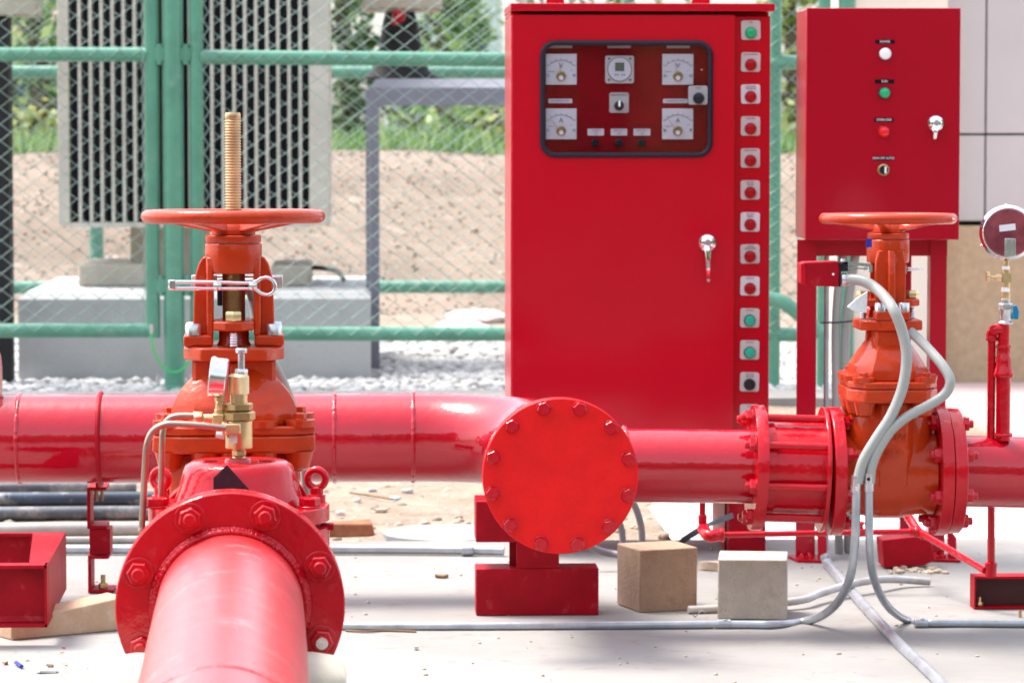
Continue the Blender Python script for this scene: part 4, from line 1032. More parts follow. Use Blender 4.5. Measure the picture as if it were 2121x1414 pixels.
# gauge beside it
t = T('pressure_gauge', 'small steel pressure gauge seen from its edge beside the brass relief valve', 'gauge', br(455, 850))
YGa = YB_ - .005
gcen = P(444, 780, YGa); gax = Vector((-.992, .02, .12)).normalized()
Rg = M(42, YGa)
t.part('case', MB().lathe([(Rg * .93, -M(26, YGa)), (Rg * .97, -M(24, YGa)), (Rg * .98, 0), (Rg * 1.03, 0), (Rg * 1.03, M(7, YGa)), (Rg * .95, M(9, YGa))], gcen, gax, 56), m_alu)
t.part('dial', MB().lathe([(Rg * .93, M(9.3, YGa)), (Rg * .93, M(9.8, YGa))], gcen, gax, 40), m_white)
t.part('stem', MB().lathe([(M(8, YGa), bz(848)), (M(10, YGa), bz(842)), (M(9, YGa), bz(832)), (M(11, YGa), bz(830)), (M(11, YGa), bz(821))], (br(456, 840).x, YGa, 0), n=14), m_brass)
t = T('pipe_tee', 'brass tee and compression fitting feeding the small steel gauge', 'fitting', br(445, 862))
t.part('tee_body', MB().cyl(br(420, 866), br(470, 866), M(9, YB_), n=16).cyl(br(455, 866), br(455, 846), M(11, YB_), n=16).box(br(452, 866), (M(24, YB_), .022, M(20, YB_))), m_brass, bevel=.002)
t.part('compression_nut', MB().hexa(br(420, 864), (-1, 0, 0), M(22, YB_), M(20, YB_), .2), m_brass)
# copper tubes
Yt = YB_ - .02
solo('copper_tube', MB().tube([P(402, 861, Yt), P(372, 861, Yt), P(352, 866, Yt), P(339, 884, Yt), P(336, 920, Yt), P(334, 1010, Yt + .02), P(333, 1060, Yt + .03)], M(6.5, Yt), n=16), m_tube, 'upper bent brown tube from the brass tee down behind the red eye bolt', 'tube')
solo('copper_tube', MB().tube([P(468, 886, Yt - .03), P(420, 881, Yt - .03), P(365, 878, Yt - .03), P(338, 880, Yt - .03), P(315, 895, Yt - .03), P(304, 925, Yt - .03), P(300, 975, Yt - .02), P(295, 1070, Yt), P(293, 1100, Yt)], M(7, Yt), n=16), m_tube, 'lower bent steel-grey tube curving down outside the red eye bolt', 'tube')

# ------------------------------------------------------------------ tamper switch on the near valve
Yw = YV - .052
def wv(px, py, Y=Yw): return P(px, py, Y)
t = T('tamper_switch', 'silver clamp rod and bracket across the yoke of the near orange valve', 'switch', wv(450, 591))
rr = M(4.2, Yw)
b = MB().tube([wv(348, 584), wv(400, 584.5), wv(460, 585), wv(515, 586.5), wv(530, 583), wv(540, 577), wv(553, 575), wv(565, 581), wv(570, 593), wv(565, 605), wv(553, 611), wv(540, 607), wv(530, 600), wv(515, 598), wv(460, 598), wv(400, 597.5), wv(348, 597)], rr, n=10, smooth=4)
t.part('loop_rod', b, m_alu)
t.part('rod_tip', MB().bx(wv(346, 0).x, wv(362, 0).x, Yw - .005, Yw + .005, wv(0, 600).z, wv(0, 580).z), m_alu, bevel=.002)
for px in (450, 524): t.part('clamp_screw', MB().lathe([(M(9.5, Yw), 0), (M(9.5, Yw), .002), (M(7, Yw), .003), (M(6, Yw), .0075), (M(3, Yw), .009)], wv(px, 592, Yw - .006), (0, -1, 0), 20), m_alu)
Yx = YV + .05
t.part('bracket', MB().bx(P(393, 0, Yx).x, P(447, 0, Yx).x, Yx, Yx + .004, P(400, 600, Yx).z, P(400, 570, Yx).z).bx(P(548, 0, Yx).x, P(583, 0, Yx).x, Yx, Yx + .004, P(400, 597, Yx).z, P(400, 573, Yx).z).bx(P(393, 0, Yx).x, P(583, 0, Yx).x, Yx + .001, Yx + .03, P(400, 576, Yx).z, P(400, 571, Yx).z), m_alu, bevel=.001)
t.part('switch_box', MB().bx(P(446, 0, Yx).x, P(482, 0, Yx).x, Yx + .006, Yx + .06, P(400, 634, Yx).z, P(400, 581, Yx).z).bx(P(482.5, 0, Yx).x, P(524, 0, Yx).x, Yx + .006, Yx + .04, P(400, 600, Yx).z, P(400, 583, Yx).z), m_plas, bevel=.002)
Yh = YV + .10
t2 = T('flexible_conduit', 'grey flexible conduit dropping behind the near orange valve', 'conduit', P(630, 1060, Yh + .05), group='grey flexible sheathed conduits')
t2.part('sheath', MB().tube([P(508, 600, Yh), P(520, 606, Yh), P(528, 640, Yh), P(537, 690, Yh), P(560, 740, Yh), P(585, 790, Yh + .03), P(612, 860, Yh + .05), P(628, 940, Yh + .05), P(634, 1000, Yh + .05), P(640, 1060, Yh + .05)], M(10.5, Yh), n=16), m_hose)
t2.part('sleeve', MB().tube([P(524, 622, Yh), P(528, 640, Yh), P(532, 664, Yh)], M(12, Yh), n=16, smooth=3), m_cond)

# ------------------------------------------------------------------ header pipe, elbow, blind flange
YH = 8.28
def hd_(px, py=906.5, Y=YH): return P(px, py, Y)
RH = M(92, YH)
t = T('header_pipe', 'long red header pipe with weld seams running left and bending behind the round cover', 'pipe', (hd_(600).x, YH, 0))
zH = hd_(600).z
e0 = hd_(862).x; xd = P(1161, 986, 7.3).x
re = xd - e0
# long elbow turning towards the viewer
pts = []
for i in range(15):
    a = PI / 2 * i / 14; pts.append(Vector((e0 + re * math.sin(a), YH - re * (1 - math.cos(a)) , zH)))
Yd = 7.3
t.part('pipe_barrel', MB().cyl((hd_(-60).x, YH, zH), (e0, YH, zH), RH, n=80), m_red)
elb = MB().tube(pts, RH, n=80, smooth=0); t.part('elbow', elb, m_red, ang=60)
if YH - re > Yd + .05: t.part('pipe_stub', MB().cyl((xd, YH - re + .0005, zH), (xd, Yd + .05, zH), RH, n=64), m_red)
for px in (42, 693, 855): t.part('weld_seam', MB().bead((hd_(px).x, YH, zH), (1, 0, 0), RH - .0015, .0055, 140, .22, 8), m_red, ang=60)
t.part('saddle_band', MB().torus((hd_(209).x, YH, zH), (1, 0, 0), RH + .002, .006, 90, 8), m_redd)
# small flange at the left margin
tt = T('riser_flange', 'red flange edge with a bolt just cut by the left margin above the header', 'flange', hd_(-20, 812))
tt.part('disc', MB().lathe([(M(56, YH), 0), (M(56, YH), .02)], P(-18, 785, YH), (1, 0, 0), 40), m_redf)
tt.part('stub', MB().cyl(P(-40, 785, YH), P(-12, 785, YH), .04), m_red)
tt.put('flange_bolt', b_side, P(3, 829, YH - .03) - Vector((.006, 0, 0)), (1, 0, 0), scale=.7)
# blind flange cover
dc = P(1161, 986, Yd)
t = T('blind_flange', 'round bright red blind flange with twelve bolts closing the header', 'flange', (dc.x, Yd, dc.z))
Rd = M(162.5, Yd)
t.part('disc', MB().lathe([(Rd, .0245), (Rd, .0015), (Rd - .0015, 0)], dc, (0, 1, 0), 128, True), m_reddisc)
t.part('back_flange', MB().lathe([(Rd * .99, 0), (Rd, .0015), (Rd, .0245)], dc + Vector((0, .0275, 0)), (0, 1, 0), 128), m_redf)
t.part('seal', MB().lathe([(Rd * .9, .0), (Rd * .9, .003)], dc + Vector((0, .0246, 0)), (0, 1, 0), 64), m_rust)
for k in range(12):
    a = R(15 + 30 * k + 1); t.put('cover_bolt', b_disc, (dc.x + .1525 * math.sin(a), Yd, dc.z + .1525 * math.cos(a)), (0, -1, 0), spin=rnd.uniform(0, 1))

# right hand line
YL = 7.67
ra, rb = P(1200, 962, YL), P(1562, 966, YL)
rl, rm = P(1725, 970, YL), gc
t = T('branch_pipe', 'red pipe from the round blind flange to the flanged coupling', 'pipe', (ra.x, YL, 0))
RB = M(77, YL)
t.part('pipe_barrel', MB().cyl(ra, rb, RB, n=72), m_red)
t.part('weld_seam', MB().bead(P(1294, 963, YL), (1, 0, 0), RB, .006, 120, .25, 8), m_red, ang=60)
# coupling
cf0, cf1 = P(1558, 968, YL), P(1702, 972, YL)
axl = (cf1 - cf0).normalized()
t = T('flanged_coupling', 'red dismantling coupling with long tie rods between two flanges', 'coupling', (cf0.x, YL, 0))
t.part('flange', MB().lathe([(.1425, 0), (.1432, .002), (.1432, .024), (.1425, .026)], cf0 + axl * -.003, axl, 96), m_redf)
t.part('flange', MB().lathe([(.1425, 0), (.1432, .001), (.1432, .008), (.1425, .009)], cf1 - axl * .004, axl, 96), m_redf)
t.part('sleeve', MB().cyl(cf0 + axl * .02, cf1 - axl * .002, .105, n=72), m_redf)
t.part('sleeve_band', MB().ring(cf0 + axl * .0235, axl, .110, .09, .02, 72), m_redf)
for k in range(8):
    a = R(22.5 + 45 * k - 8); d = Vector((0, -math.sin(a), math.cos(a))) * .122
    t.part('tie_rod', MB().cyl(cf0 + d + axl * .022, cf1 + d, .0088, n=14), m_redf)
    t.put('flange_nut', b_side, cf0 + d - axl * .003, -axl, spin=k)
# dark gap rings where rods cross the sleeve are real shadow; right pipe beyond the valve
r2 = gc + Vector((.137, 0, 0)); 
t = T('outlet_pipe', 'red pipe leaving the right orange valve towards the right margin', 'pipe', (r2.x, YL, 0))
q0 = Vector((r2.x, YL, gc.z)); q1 = P(2200, 980, YL + .08)
t.part('flange', MB().lathe([(.1425, 0), (.1432, .002), (.1432, .026), (.141, .028)], q0, (1, 0, 0), 96), m_redf)
t.part('pipe_barrel', MB().cyl(q0 + Vector((.01, 0, 0)), q1, M(75, YL), n=72), m_red)
t.part('weld_bead', MB().bead(q0 + Vector((.03, 0, 0)), (1, 0, 0), M(76, YL), .006, 120, .3, 8), m_redf, ang=60)
for k in range(8):
    a = R(22.5 + 45 * k); t.put('flange_nut', b_side, q0 + Vector((.028, .120 * math.cos(a), .120 * math.sin(a))), (1, 0, 0), spin=k)

# riser, ball valve and gauge at the right
Yr = YL
t = T('gauge_riser', 'pair of thin red riser pipes with reducer and silver-blue ball valve at the right margin', 'pipe', P(2070, 900, Yr))
kz_ = M(1, Yr)
def rx(px): return P(px, 700, Yr).x
def rz(py): return P(2075, py, Yr).z
xr = rx(2079)
t.part('riser', MB().lathe([(15 * kz_, rz(912)), (15 * kz_, rz(781))], (xr, Yr, 0), n=28), m_redf)
t.part('reducer', MB().lathe([(20.5 * kz_, rz(781)), (22 * kz_, rz(777)), (21 * kz_, rz(772)), (18 * kz_, rz(760)), (15.5 * kz_, rz(748)), (16 * kz_, rz(740)), (14 * kz_, rz(737)), (14 * kz_, rz(722)), (16 * kz_, rz(720)), (15 * kz_, rz(714)), (12 * kz_, rz(712)), (12.5 * kz_, rz(670))], (xr, Yr, 0), n=28), m_redf)
t.part('weld_bead', MB().bead((xr, Yr, rz(900)), (0, 0, 1), 16 * kz_, .004, 50, .4, 6), m_redf)
x2 = rx(2056)
t.part('bypass_riser', MB().cyl((x2, Yr + .01, rz(912)), (x2, Yr + .01, rz(700)), 8.5 * kz_, n=20), m_redf)
t.part('bypass_elbow', MB().tube([(x2, Yr + .01, rz(702)), (x2, Yr + .008, rz(690)), (x2 + .006, Yr, rz(683)), (xr, Yr, rz(682))], 12 * kz_, n=16, smooth=4).lathe([(12.5 * kz_, rz(706)), (13.5 * kz_, rz(703)), (12.5 * kz_, rz(698))], (x2, Yr + .01, 0), n=20).lathe([(0.011, 0), (.0115, .006)], (x2 + .002, Yr - .004, rz(683)), (0, -1, 0), 20), m_redf, ang=60)
bv = t.part('ball_valve', MB().lathe([(15 * kz_, rz(671)), (16 * kz_, rz(668)), (11 * kz_, rz(664)), (12 * kz_, rz(655)), (12.5 * kz_, rz(645)), (15 * kz_, rz(640))], (rx(2082), Yr, 0), n=20).hexa((rx(2082), Yr, rz(640)), (0, 0, 1), 26 * kz_, 12 * kz_).lathe([(10 * kz_, rz(628)), (10 * kz_, rz(620))], (rx(2082), Yr, 0), n=16), m_steel)
bh = MB().cyl(P(2092, 655, Yr), P(2100, 655, Yr), 6 * kz_, n=12)
bh.prism([P(2096, 660, Yr), P(2110, 662, Yr), P(2111, 645, Yr), P(2109, 636, Yr), P(2104, 631, Yr), P(2099, 634, Yr), P(2100, 646, Yr), P(2096, 649, Yr)], (0, .012, 0)); t.part('valve_handle', bh, m_blue, parent=bv, bevel=.002)
t.part('brass_nipple', MB().lathe([(8 * kz_, rz(620)), (9 * kz_, rz(612)), (8 * kz_, rz(600)), (8.5 * kz_, rz(596))], (rx(2083), Yr, 0), n=16), m_brass)
t.part('thread_tape', MB().lathe([(9 * kz_, rz(604)), (9.3 * kz_, rz(600)), (8.5 * kz_, rz(595))], (rx(2082), Yr, 0), n=16).lathe([(8.5 * kz_, rz(626)), (9 * kz_, rz(622)), (8.5 * kz_, rz(619))], (rx(2082), Yr, 0), n=16).lathe([(8 * kz_, rz(558)), (8.6 * kz_, rz(554)), (8 * kz_, rz(551))], (rx(2082), Yr, 0), n=16), m_lens_w)
t.part('brass_cock', MB().lathe([(8 * kz_, rz(597)), (8.5 * kz_, rz(590)), (8 * kz_, rz(559))], (rx(2083), Yr, 0), n=16).box((rx(2083), Yr, rz(575)), (19 * kz_, .02, 20 * kz_)).cyl(P(2074, 575, Yr), P(2062, 574, Yr), 7 * kz_, 6 * kz_, n=12).cyl(P(2062, 574, Yr), P(2050, 573, Yr), 3 * kz_, n=10).cyl(P(2050, 573, Yr), P(2043, 573, Yr), 10 * kz_, 11 * kz_, n=18).lathe([(6 * kz_, rz(551)), (6 * kz_, rz(538))], (rx(2083), Yr, 0), n=12), m_brass, ang=45)
gcn = P(2087, 482, Yr)
t = T('pressure_gauge', 'large chrome backed pressure gauge above brass fittings at the right margin', 'gauge', P(2084, 540, Yr))
g_ax = Vector((-.14, -1, .04)).normalized()
Rg = 55 * kz_
t.part('case', MB().lathe([(Rg * 1.03, -.02), (Rg * 1.06, -.016), (Rg * 1.06, .0), (Rg * 1.0, .005), (Rg * .98, .02), (Rg * .93, .026), (Rg * .90, .024), (Rg * .2, .0235)], gcn, g_ax, 72), m_chrome, ang=40)
t.part('back_disc', MB().lathe([(Rg * .89, .0245), (Rg * .88, .0275), (Rg * .3, .028)], gcn, g_ax, 64), mat('wine_red_back', (.80, .16, .26), .14, metal=.85, var=.35, vscale=22))
t.part('back_plate', MB().prism(rrect(rx(2074), rx(2097), rz(530), rz(493), .003, Yr - .032, 3), (0, .006, 0)), m_alu, bevel=.001)
for sx, sz in ((2080, 500), (2091, 500), (2080, 522), (2091, 522)): t.part('screw', MB().lathe([(2.8 * kz_, 0), (2.2 * kz_, .002)], (rx(sx), Yr - .032, rz(sz)), (0, -1, 0), 12), m_chrome)
lp = [P(2070, 467, Yr - .03), P(2103, 463, Yr - .03), P(2104, 476, Yr - .03), P(2071, 480, Yr - .03)]
t.part('paper_label', MB().prism(lp, (0, .003, 0)), m_white)
t.part('filler_plug', MB().sphere(P(2084, 425, Yr), .003, 8, 6).sphere(P(2033, 508, Yr - .01), .0025, 8, 6), m_chrome)

# ------------------------------------------------------------------ right valve switch and hoses
Ys = YR - .04
t = T('tamper_switch', 'red switch box with steel bracket clamped to the right orange valve', 'switch', P(1700, 570, Ys))
sbx = MB().prism([P(1658, 546, Ys), P(1668, 543, Ys), P(1737, 541, Ys), P(1740, 560, Ys), P(1738, 594, Ys), P(1670, 592, Ys), P(1659, 588, Ys)], (0, .06, 0)); t.part('cover', sbx, m_redd, bevel=.003)
t.part('bevel_strip', MB().prism([P(1659, 548, Ys - .0012), P(1668, 545, Ys - .0022), P(1669, 591, Ys - .0022), P(1660, 587, Ys - .0012)], (0, .002, 0)), m_redf)
t.part('cover_screw', MB().lathe([(.003, 0), (.0025, .002)], P(1726, 568, Ys), (0, -1, 0), 10), m_lens_w)
t.part('gasket_plate', MB().prism([P(1739.5, 545, Ys - .001), P(1742.5, 545, Ys - .001), P(1741.5, 594, Ys - .001), P(1738.8, 594, Ys - .001)], (0, .062, 0)), m_plas)
t.part('black_base', MB().prism([P(1743, 543, Ys), P(1757, 541, Ys), P(1757, 562, Ys), P(1743, 562, Ys)], (0, .05, 0)), m_plas, bevel=.001)
t.part('bracket_arm', MB().prism([P(1743, 541, Ys), P(1804, 546, Ys), P(1807, 550, Ys), P(1807, 563, Ys), P(1801, 564, Ys), P(1800, 553, Ys), P(1743, 546, Ys)], (0, .004, 0)).prism([P(1752, 554, Ys), P(1798, 555, Ys), P(1798, 558, Ys), P(1752, 557, Ys)], (0, .004, 0)), m_alu)
t.part('bracket_screw', MB().lathe([(.006, 0), (.005, .006)], P(1746, 541, Ys + .02) , (0, 0, 1), 10).lathe([(.005, 0), (.004, .006)], P(1792, 556, Ys), (0, -1, 0), 10), m_steel)
t.part('tail_clamp', MB().bx(P(1872, 0, Ys).x, P(1884, 0, Ys).x, Ys + .01, Ys + .03, P(1880, 567, Ys).z, P(1880, 550, Ys).z).cyl(P(1880, 555, Ys + .02), P(1913, 557, Ys + .02), .0016, n=8).cyl(P(1880, 560, Ys + .02), P(1905, 558, Ys + .02), .0016, n=8), m_alu)
t.part('cable_gland', MB().lathe([(.0135, 0), (.0145, .004), (.0145, .012), (.012, .016), (.012, .024)], P(1743, 579, Ys + .006), (1, 0, 0), 18), m_steel)
Yq = 7.50
t = T('flexible_conduit', 'grey flexible conduit arching from the red switch box down past the right orange valve', 'conduit', P(1774, 1000, Yq), group='grey flexible sheathed conduits')
t.part('sheath', MB().tube([P(1758, 578, Ys), P(1790, 583, Ys - .02), P(1822, 604, Ys - .05), P(1850, 640, Yq), P(1870, 690, Yq), P(1878, 740, Yq), P(1870, 800, Yq), P(1846, 860, Yq), P(1814, 910, Yq), P(1788, 955, Yq), P(1776, 1000, Yq)], M(11.6, Yq), n=18, smooth=8), m_hose)
t.part('metal_sleeve', MB().tube([P(1775, 985, Yq), P(1773, 1004, Yq), P(1772, 1019, Yq)], M(10.8, Yq), n=16, smooth=2), m_steel)
t.part('sleeve_screw', MB().lathe([(.0045, 0), (.0035, .003)], P(1774, 1012, Yq - .0115), (0, -1, 0), 10), m_chrome)
t = T('flexible_conduit', 'grey flexible conduit looping out to the right beyond the smaller cabinet stand', 'conduit', P(1800, 1000, Yq), group='grey flexible sheathed conduits')
t.part('sheath', MB().tube([P(1862, 668, Yq + .12), P(1890, 690, Yq + .1), P(1925, 725, Yq + .06), P(1953, 758, Yq + .02), P(1968, 788, Yq), P(1958, 815, Yq), P(1925, 838, Yq), P(1880, 862, Yq), P(1845, 892, Yq), P(1820, 930, Yq), P(1806, 965, Yq), P(1802, 1000, Yq)], M(10.6, Yq), n=18, smooth=8), m_hose)
t.part('metal_sleeve', MB().tube([P(1801, 980, Yq), P(1800, 1000, Yq), P(1800, 1017, Yq)], M(11.2, Yq), n=16, smooth=2), m_steel)
t.part('sleeve_screw', MB().lathe([(.004, 0), (.0035, .003)], P(1799, 992, Yq - .0115), (0, -1, 0), 10), m_ink)
# metal conduits
def gpt(px, py, z=.009): return G(px, py, z)
def cond(name, pts, r, m, lab, grp=None, fit=()):
    t = T(name, lab, 'conduit', pts[0], group=grp)
    t.part('tube', MB().tube(pts, r, n=16, smooth=8), m)
    for p, a in fit: t.part('connector', MB().cyl(Vector(p) - Vector(a) * .018, Vector(p) + Vector(a) * .013, r * 1.2, n=16).box(Vector(p) + Vector((0, -r * .2, r * .9)), (.010, .010, .006)), m_cond, bevel=.001)
    return t
g1 = gpt(1500, 1293); g0 = gpt(690, 1296)
cond('steel_conduit', [g0, gpt(1000, 1296), g1, gpt(1600, 1293), P(1660, 1288, 7.80), P(1706, 1272, 7.72), P(1740, 1240, 7.62), P(1762, 1190, 7.54), P(1771, 1120, 7.5), P(1773, 1060, 7.5), P(1774, 1015, 7.5)], M(9, 7.7), m_cond,
     'long galvanised conduit along the slab front, bending up to the nearer grey hose', None, ((gpt(1502, 1292, .01), (1, 0, 0)),))
cond('steel_conduit', [P(1800, 1015, 7.5), P(1800, 1060, 7.5), P(1801, 1120, 7.5), P(1806, 1180, 7.54), P(1824, 1232, 7.62), P(1850, 1266, 7.72), P(1885, 1286, 7.8), gpt(1920, 1290), gpt(2000, 1290), gpt(2180, 1292)], M(8.5, 7.7), m_cond,
     'galvanised conduit bending from the farther grey hose towards the right margin', None, ((gpt(1910, 1290, .01), (1, 0, 0)),))
cond('steel_conduit', [gpt(1708, 1150, .03), gpt(1718, 1172), gpt(1765, 1226), gpt(1800, 1265), gpt(1860, 1330), gpt(1935, 1400), gpt(2010, 1480)], .0125, m_cond,
     'galvanised conduit lying diagonally across the slab to the bottom right', None, ())
cond('bent_pipe', [gpt(1425, 1262, .01), gpt(1500, 1258, .012), gpt(1650, 1244, .02), gpt(1700, 1228, .025), gpt(1760, 1210, .03), gpt(1820, 1200, .03), gpt(1870, 1200, .02), gpt(1925, 1204, .012)], .0095, m_condd,
     'dusty wavy length of old pipe lying behind the grey concrete cube')
cond('steel_conduit', [G(120, 1137, .015), G(500, 1137, .015), G(800, 1137, .015), G(1044, 1140, .015)], .0125, m_cond,
     'galvanised conduit lying along the rear edge of the slab behind the red supports', None, ((G(970, 1139, .016), (1, 0, 0)),))

# ------------------------------------------------------------------ supports
Y_s = 7.95
def sx_(px, Y=Y_s): return P(px, 1200, Y).x
def sz_(py, Y=Y_s): return P(1110, py, Y).z
t = T('pipe_support', 'red I-shaped steel support standing under the round blind flange', 'support', (sx_(1112), Y_s, 0))
t.part('foot_beam', MB().bx(sx_(986), sx_(1240), Y_s, Y_s + .10, 0.001, sz_(1177)), m_redd, bevel=.002)
t.part('web', MB().bx(sx_(1070), sx_(1158), Y_s + .001, Y_s + .012, sz_(1177) + .0005, sz_(1122) - .0005), m_redd, bevel=.001)
t.part('rear_web', MB().bx(sx_(1070) - M(13, 8), sx_(1150), Y_s + .06, Y_s + .068, sz_(1177) + .0005, sz_(1122) - .0005), m_redd)
t.part('head_beam', MB().bx(sx_(986), sx_(1240), Y_s, Y_s + .14, sz_(1122), sz_(1037)), m_redd, bevel=.002)
t.part('post', MB().bx(sx_(1080), sx_(1150), Y_s + .02, Y_s + .08, sz_(1037) + .001, zH - RH * .8), m_redd)
# channel bracket stack below the header
Yb = 8.42
def kx(px): return P(px, 1100, Yb).x
def kz2(py): return P(205, py, Yb).z
t = T('bracket_stack', 'narrow red bracket of stacked channel offcuts under the header pipe', 'bracket', (kx(205), Yb, 0))
def chan(x0, x1, y0, y1, th, open_right=True):
    """a C section seen end on"""
    a, b2 = kx(x0), kx(x1); t0, t1 = kz2(y0), kz2(y1); w_ = M(th, Yb)
    b = MB()
    if open_right: b.bx(a, a + w_, Yb - .05, Yb + .05, t1, t0).bx(a + w_ + .0002, b2, Yb - .05, Yb + .05, t0 - w_, t0).bx(a + w_ + .0002, b2, Yb - .05, Yb + .05, t1, t1 + w_)
    else: b.bx(b2 - w_, b2, Yb - .05, Yb + .05, t1, t0).bx(a, b2 - w_ - .0002, Yb - .05, Yb + .05, t0 - w_, t0).bx(a, b2 - w_ - .0002, Yb - .05, Yb + .05, t1, t1 + w_)
    return b
t.part('upper_channel', chan(184, 224, 1004, 1090, 7), m_redd, bevel=.001)
t.part('middle_channel', MB().bx(kx(188), kx(231), Yb - .045, Yb + .04, kz2(1144), kz2(1090.5)), m_redd, bevel=.002)
cb = MB().bx(kx(185), kx(192), Yb - .05, Yb + .05, .002, kz2(1144.5)).bx(kx(192) + .0002, kx(228), Yb - .05, Yb + .05, kz2(1152), kz2(1144.5)).bx(kx(192) + .0002, kx(238), Yb - .05, Yb + .05, .002, .010)
t.part('lower_channel', cb, m_redd, bevel=.001)
t.part('clamp_plate', MB().bx(kx(203), kx(208), Yb - .06, Yb + .0, kz2(1003.5), kz2(985)), m_redd)
for px, py, rr in ((202, 1014, .8), (214, 1014, .6)): t.part('hanging_bolt', MB().cyl((kx(px), Yb - .03, kz2(1011.5)), (kx(px), Yb - .03, kz2(1034)), .005 * rr + .001, n=10), m_stem)
t.part('anchor_bolt', MB().hexa((kx(215), Yb - .03, .0105), (0, 0, 1), .02, .014).cyl((kx(215), Yb - .03, .02), (kx(215), Yb - .03, .045), .006, n=10), m_brasso)
# channel frame on timber at the lower left
t = T('steel_beam_frame', 'dusty red welded channel frame resting on timber at the lower left margin', 'frame', P(60, 1300, 7.5))
def fz(py): return P(60, py, 7.5).z
zt_, zb2 = fz(1170), fz(1299)
xe = P(97, 1200, 7.5).x; xl_ = P(-120, 1200, 7.5).x
b = MB().bx(xl_, xe, 7.5, 7.545, zt_ - .008, zt_).bx(xl_, xe, 7.5, 7.545, zb2, zb2 + .008).bx(xl_, xe, 7.537, 7.545, zb2 + .0082, zt_ - .0082)
b.prism([(xl_, 7.53, zb2 + .0084), (xl_, 7.5365, zb2 + .0084), (xl_, 7.5365, zb2 + .022)], (xe - xl_, 0, 0)); 
t.part('front_channel', b, m_redd, bevel=.001)
yb2 = 8.13; xe2 = P(137, 1120, yb2).x
t.part('end_channel', MB().prism([(xe + .0005, 7.5, zb2 + .001), (xe + .0005, 7.5, zt_), (xe2, yb2, zt_), (xe2, yb2, zb2 + .001)], (-.006, 0, 0)).prism([(xe - .006, 7.546, zt_ - .008), (xe - .006 - M(70, 7.5) * .5, 7.546, zt_ - .008), (xe2 - .006 - M(64, 8), yb2, zt_ - .008), (xe2 - .006, yb2, zt_ - .008)], (0, 0, .0079)), m_redd)
t.part('rear_channel', MB().bx(xl_, xe2 - .01, yb2 - .03, yb2 - .001, zt_ - .008, zt_ - .0005).bx(xl_, xe2 - .01, yb2 - .008, yb2 - .001, zb2, zt_ - .0085), m_redd)
b = MB(); wa, wb = G(24, 1326, 0), G(262, 1304, 0); hgt = M(78, 7.65) * .95
dv = (wb - wa); nn = Vector((-dv.y, dv.x, 0)).normalized() * .09
hz = [.084 * .98 if 0 else fz(1300) - .0005, hgt]
b.add([wa, wb, wb + nn, wa + nn, wa + Vector((0, 0, fz(1300) - .001)), wb + Vector((0, 0, .078)), wb + nn + Vector((0, 0, .078)), wa + nn + Vector((0, 0, fz(1300) - .001))], [(0, 3, 2, 1), (4, 5, 6, 7), (0, 1, 5, 4), (1, 2, 6, 5), (2, 3, 7, 6), (3, 0, 4, 7)])
solo('timber_beam', b, m_wood, 'pale timber beam under the red channel frame, with a red paint dab', 'timber', bevel=.004)
solo('paint_dab', MB().prism([P(131, 1257, 7.6), P(137, 1257, 7.6), P(141, 1266, 7.6), P(136, 1267, 7.6)], (0, .001, 0)) if 0 else MB().prism([G(128, 1340) + Vector((0, 0, .0)), G(134, 1340), G(136, 1343), G(130, 1343)], (0, 0, .001)), m_redf, 'tiny red paint spot on the slab in front of the timber', 'paint spot')
# old pipes
lst = [(1022, 24, -40, 282, m_opipe, 'old paint-smeared steel pipe, farthest of the pipes lying below the header'),
       (1048, 30, -40, 600, m_opipe2, 'blue-black old pipe with pale top, second farthest below the header'),
       (1077, 29, -40, 520, m_opipe, 'brown and blue stained pipe in the middle of the row below the header'),
       (1111, 30, -40, 480, m_opipe3, 'pale dusty pipe, second nearest of the row below the header'),
       (1126, 15, -40, 440, m_opipe3, 'thin pale pipe, nearest of the row below the header')]
for py, d, x0, x1, m_, lab in lst:
    zz = -.02 if py < 1120 else .001
    g = G(150, py, zz); r = M(d / 2, g.y)
    a = Vector((P(x0, py, g.y).x, g.y, zz + r)); c = Vector((P(x1, py, g.y).x, g.y + .02, zz + r))
    solo('old_pipe', MB().cyl(a, c, r, n=28), m_, lab, 'pipe', group='old pipes lying in a row below the header')
# concrete cubes
def cube(pxc, pyb, rot, s_, m_, lab, hs=1):
    g = G(pxc, pyb, 0); b = MB().box((g.x, g.y + s_ * .5, s_ * hs / 2 + .0005), (s_, s_, s_ * hs), Matrix.Rotation(rot, 3, 'Z'))
    for v in b.v: v += Vector((rnd.uniform(-1, 1), rnd.uniform(-1, 1), rnd.uniform(-1, 1))) * .0012
    solo('concrete_cube', b, m_, lab, 'concrete block', bevel=.0035)
cube(1366, 1266, R(17), .15, m_cube, 'brown concrete test cube turned to show its left side, beside the red support')
cube(1567, 1284, R(-7), .163, m_cubeg, 'grey-beige concrete test cube in front of the wavy old pipe', .88)
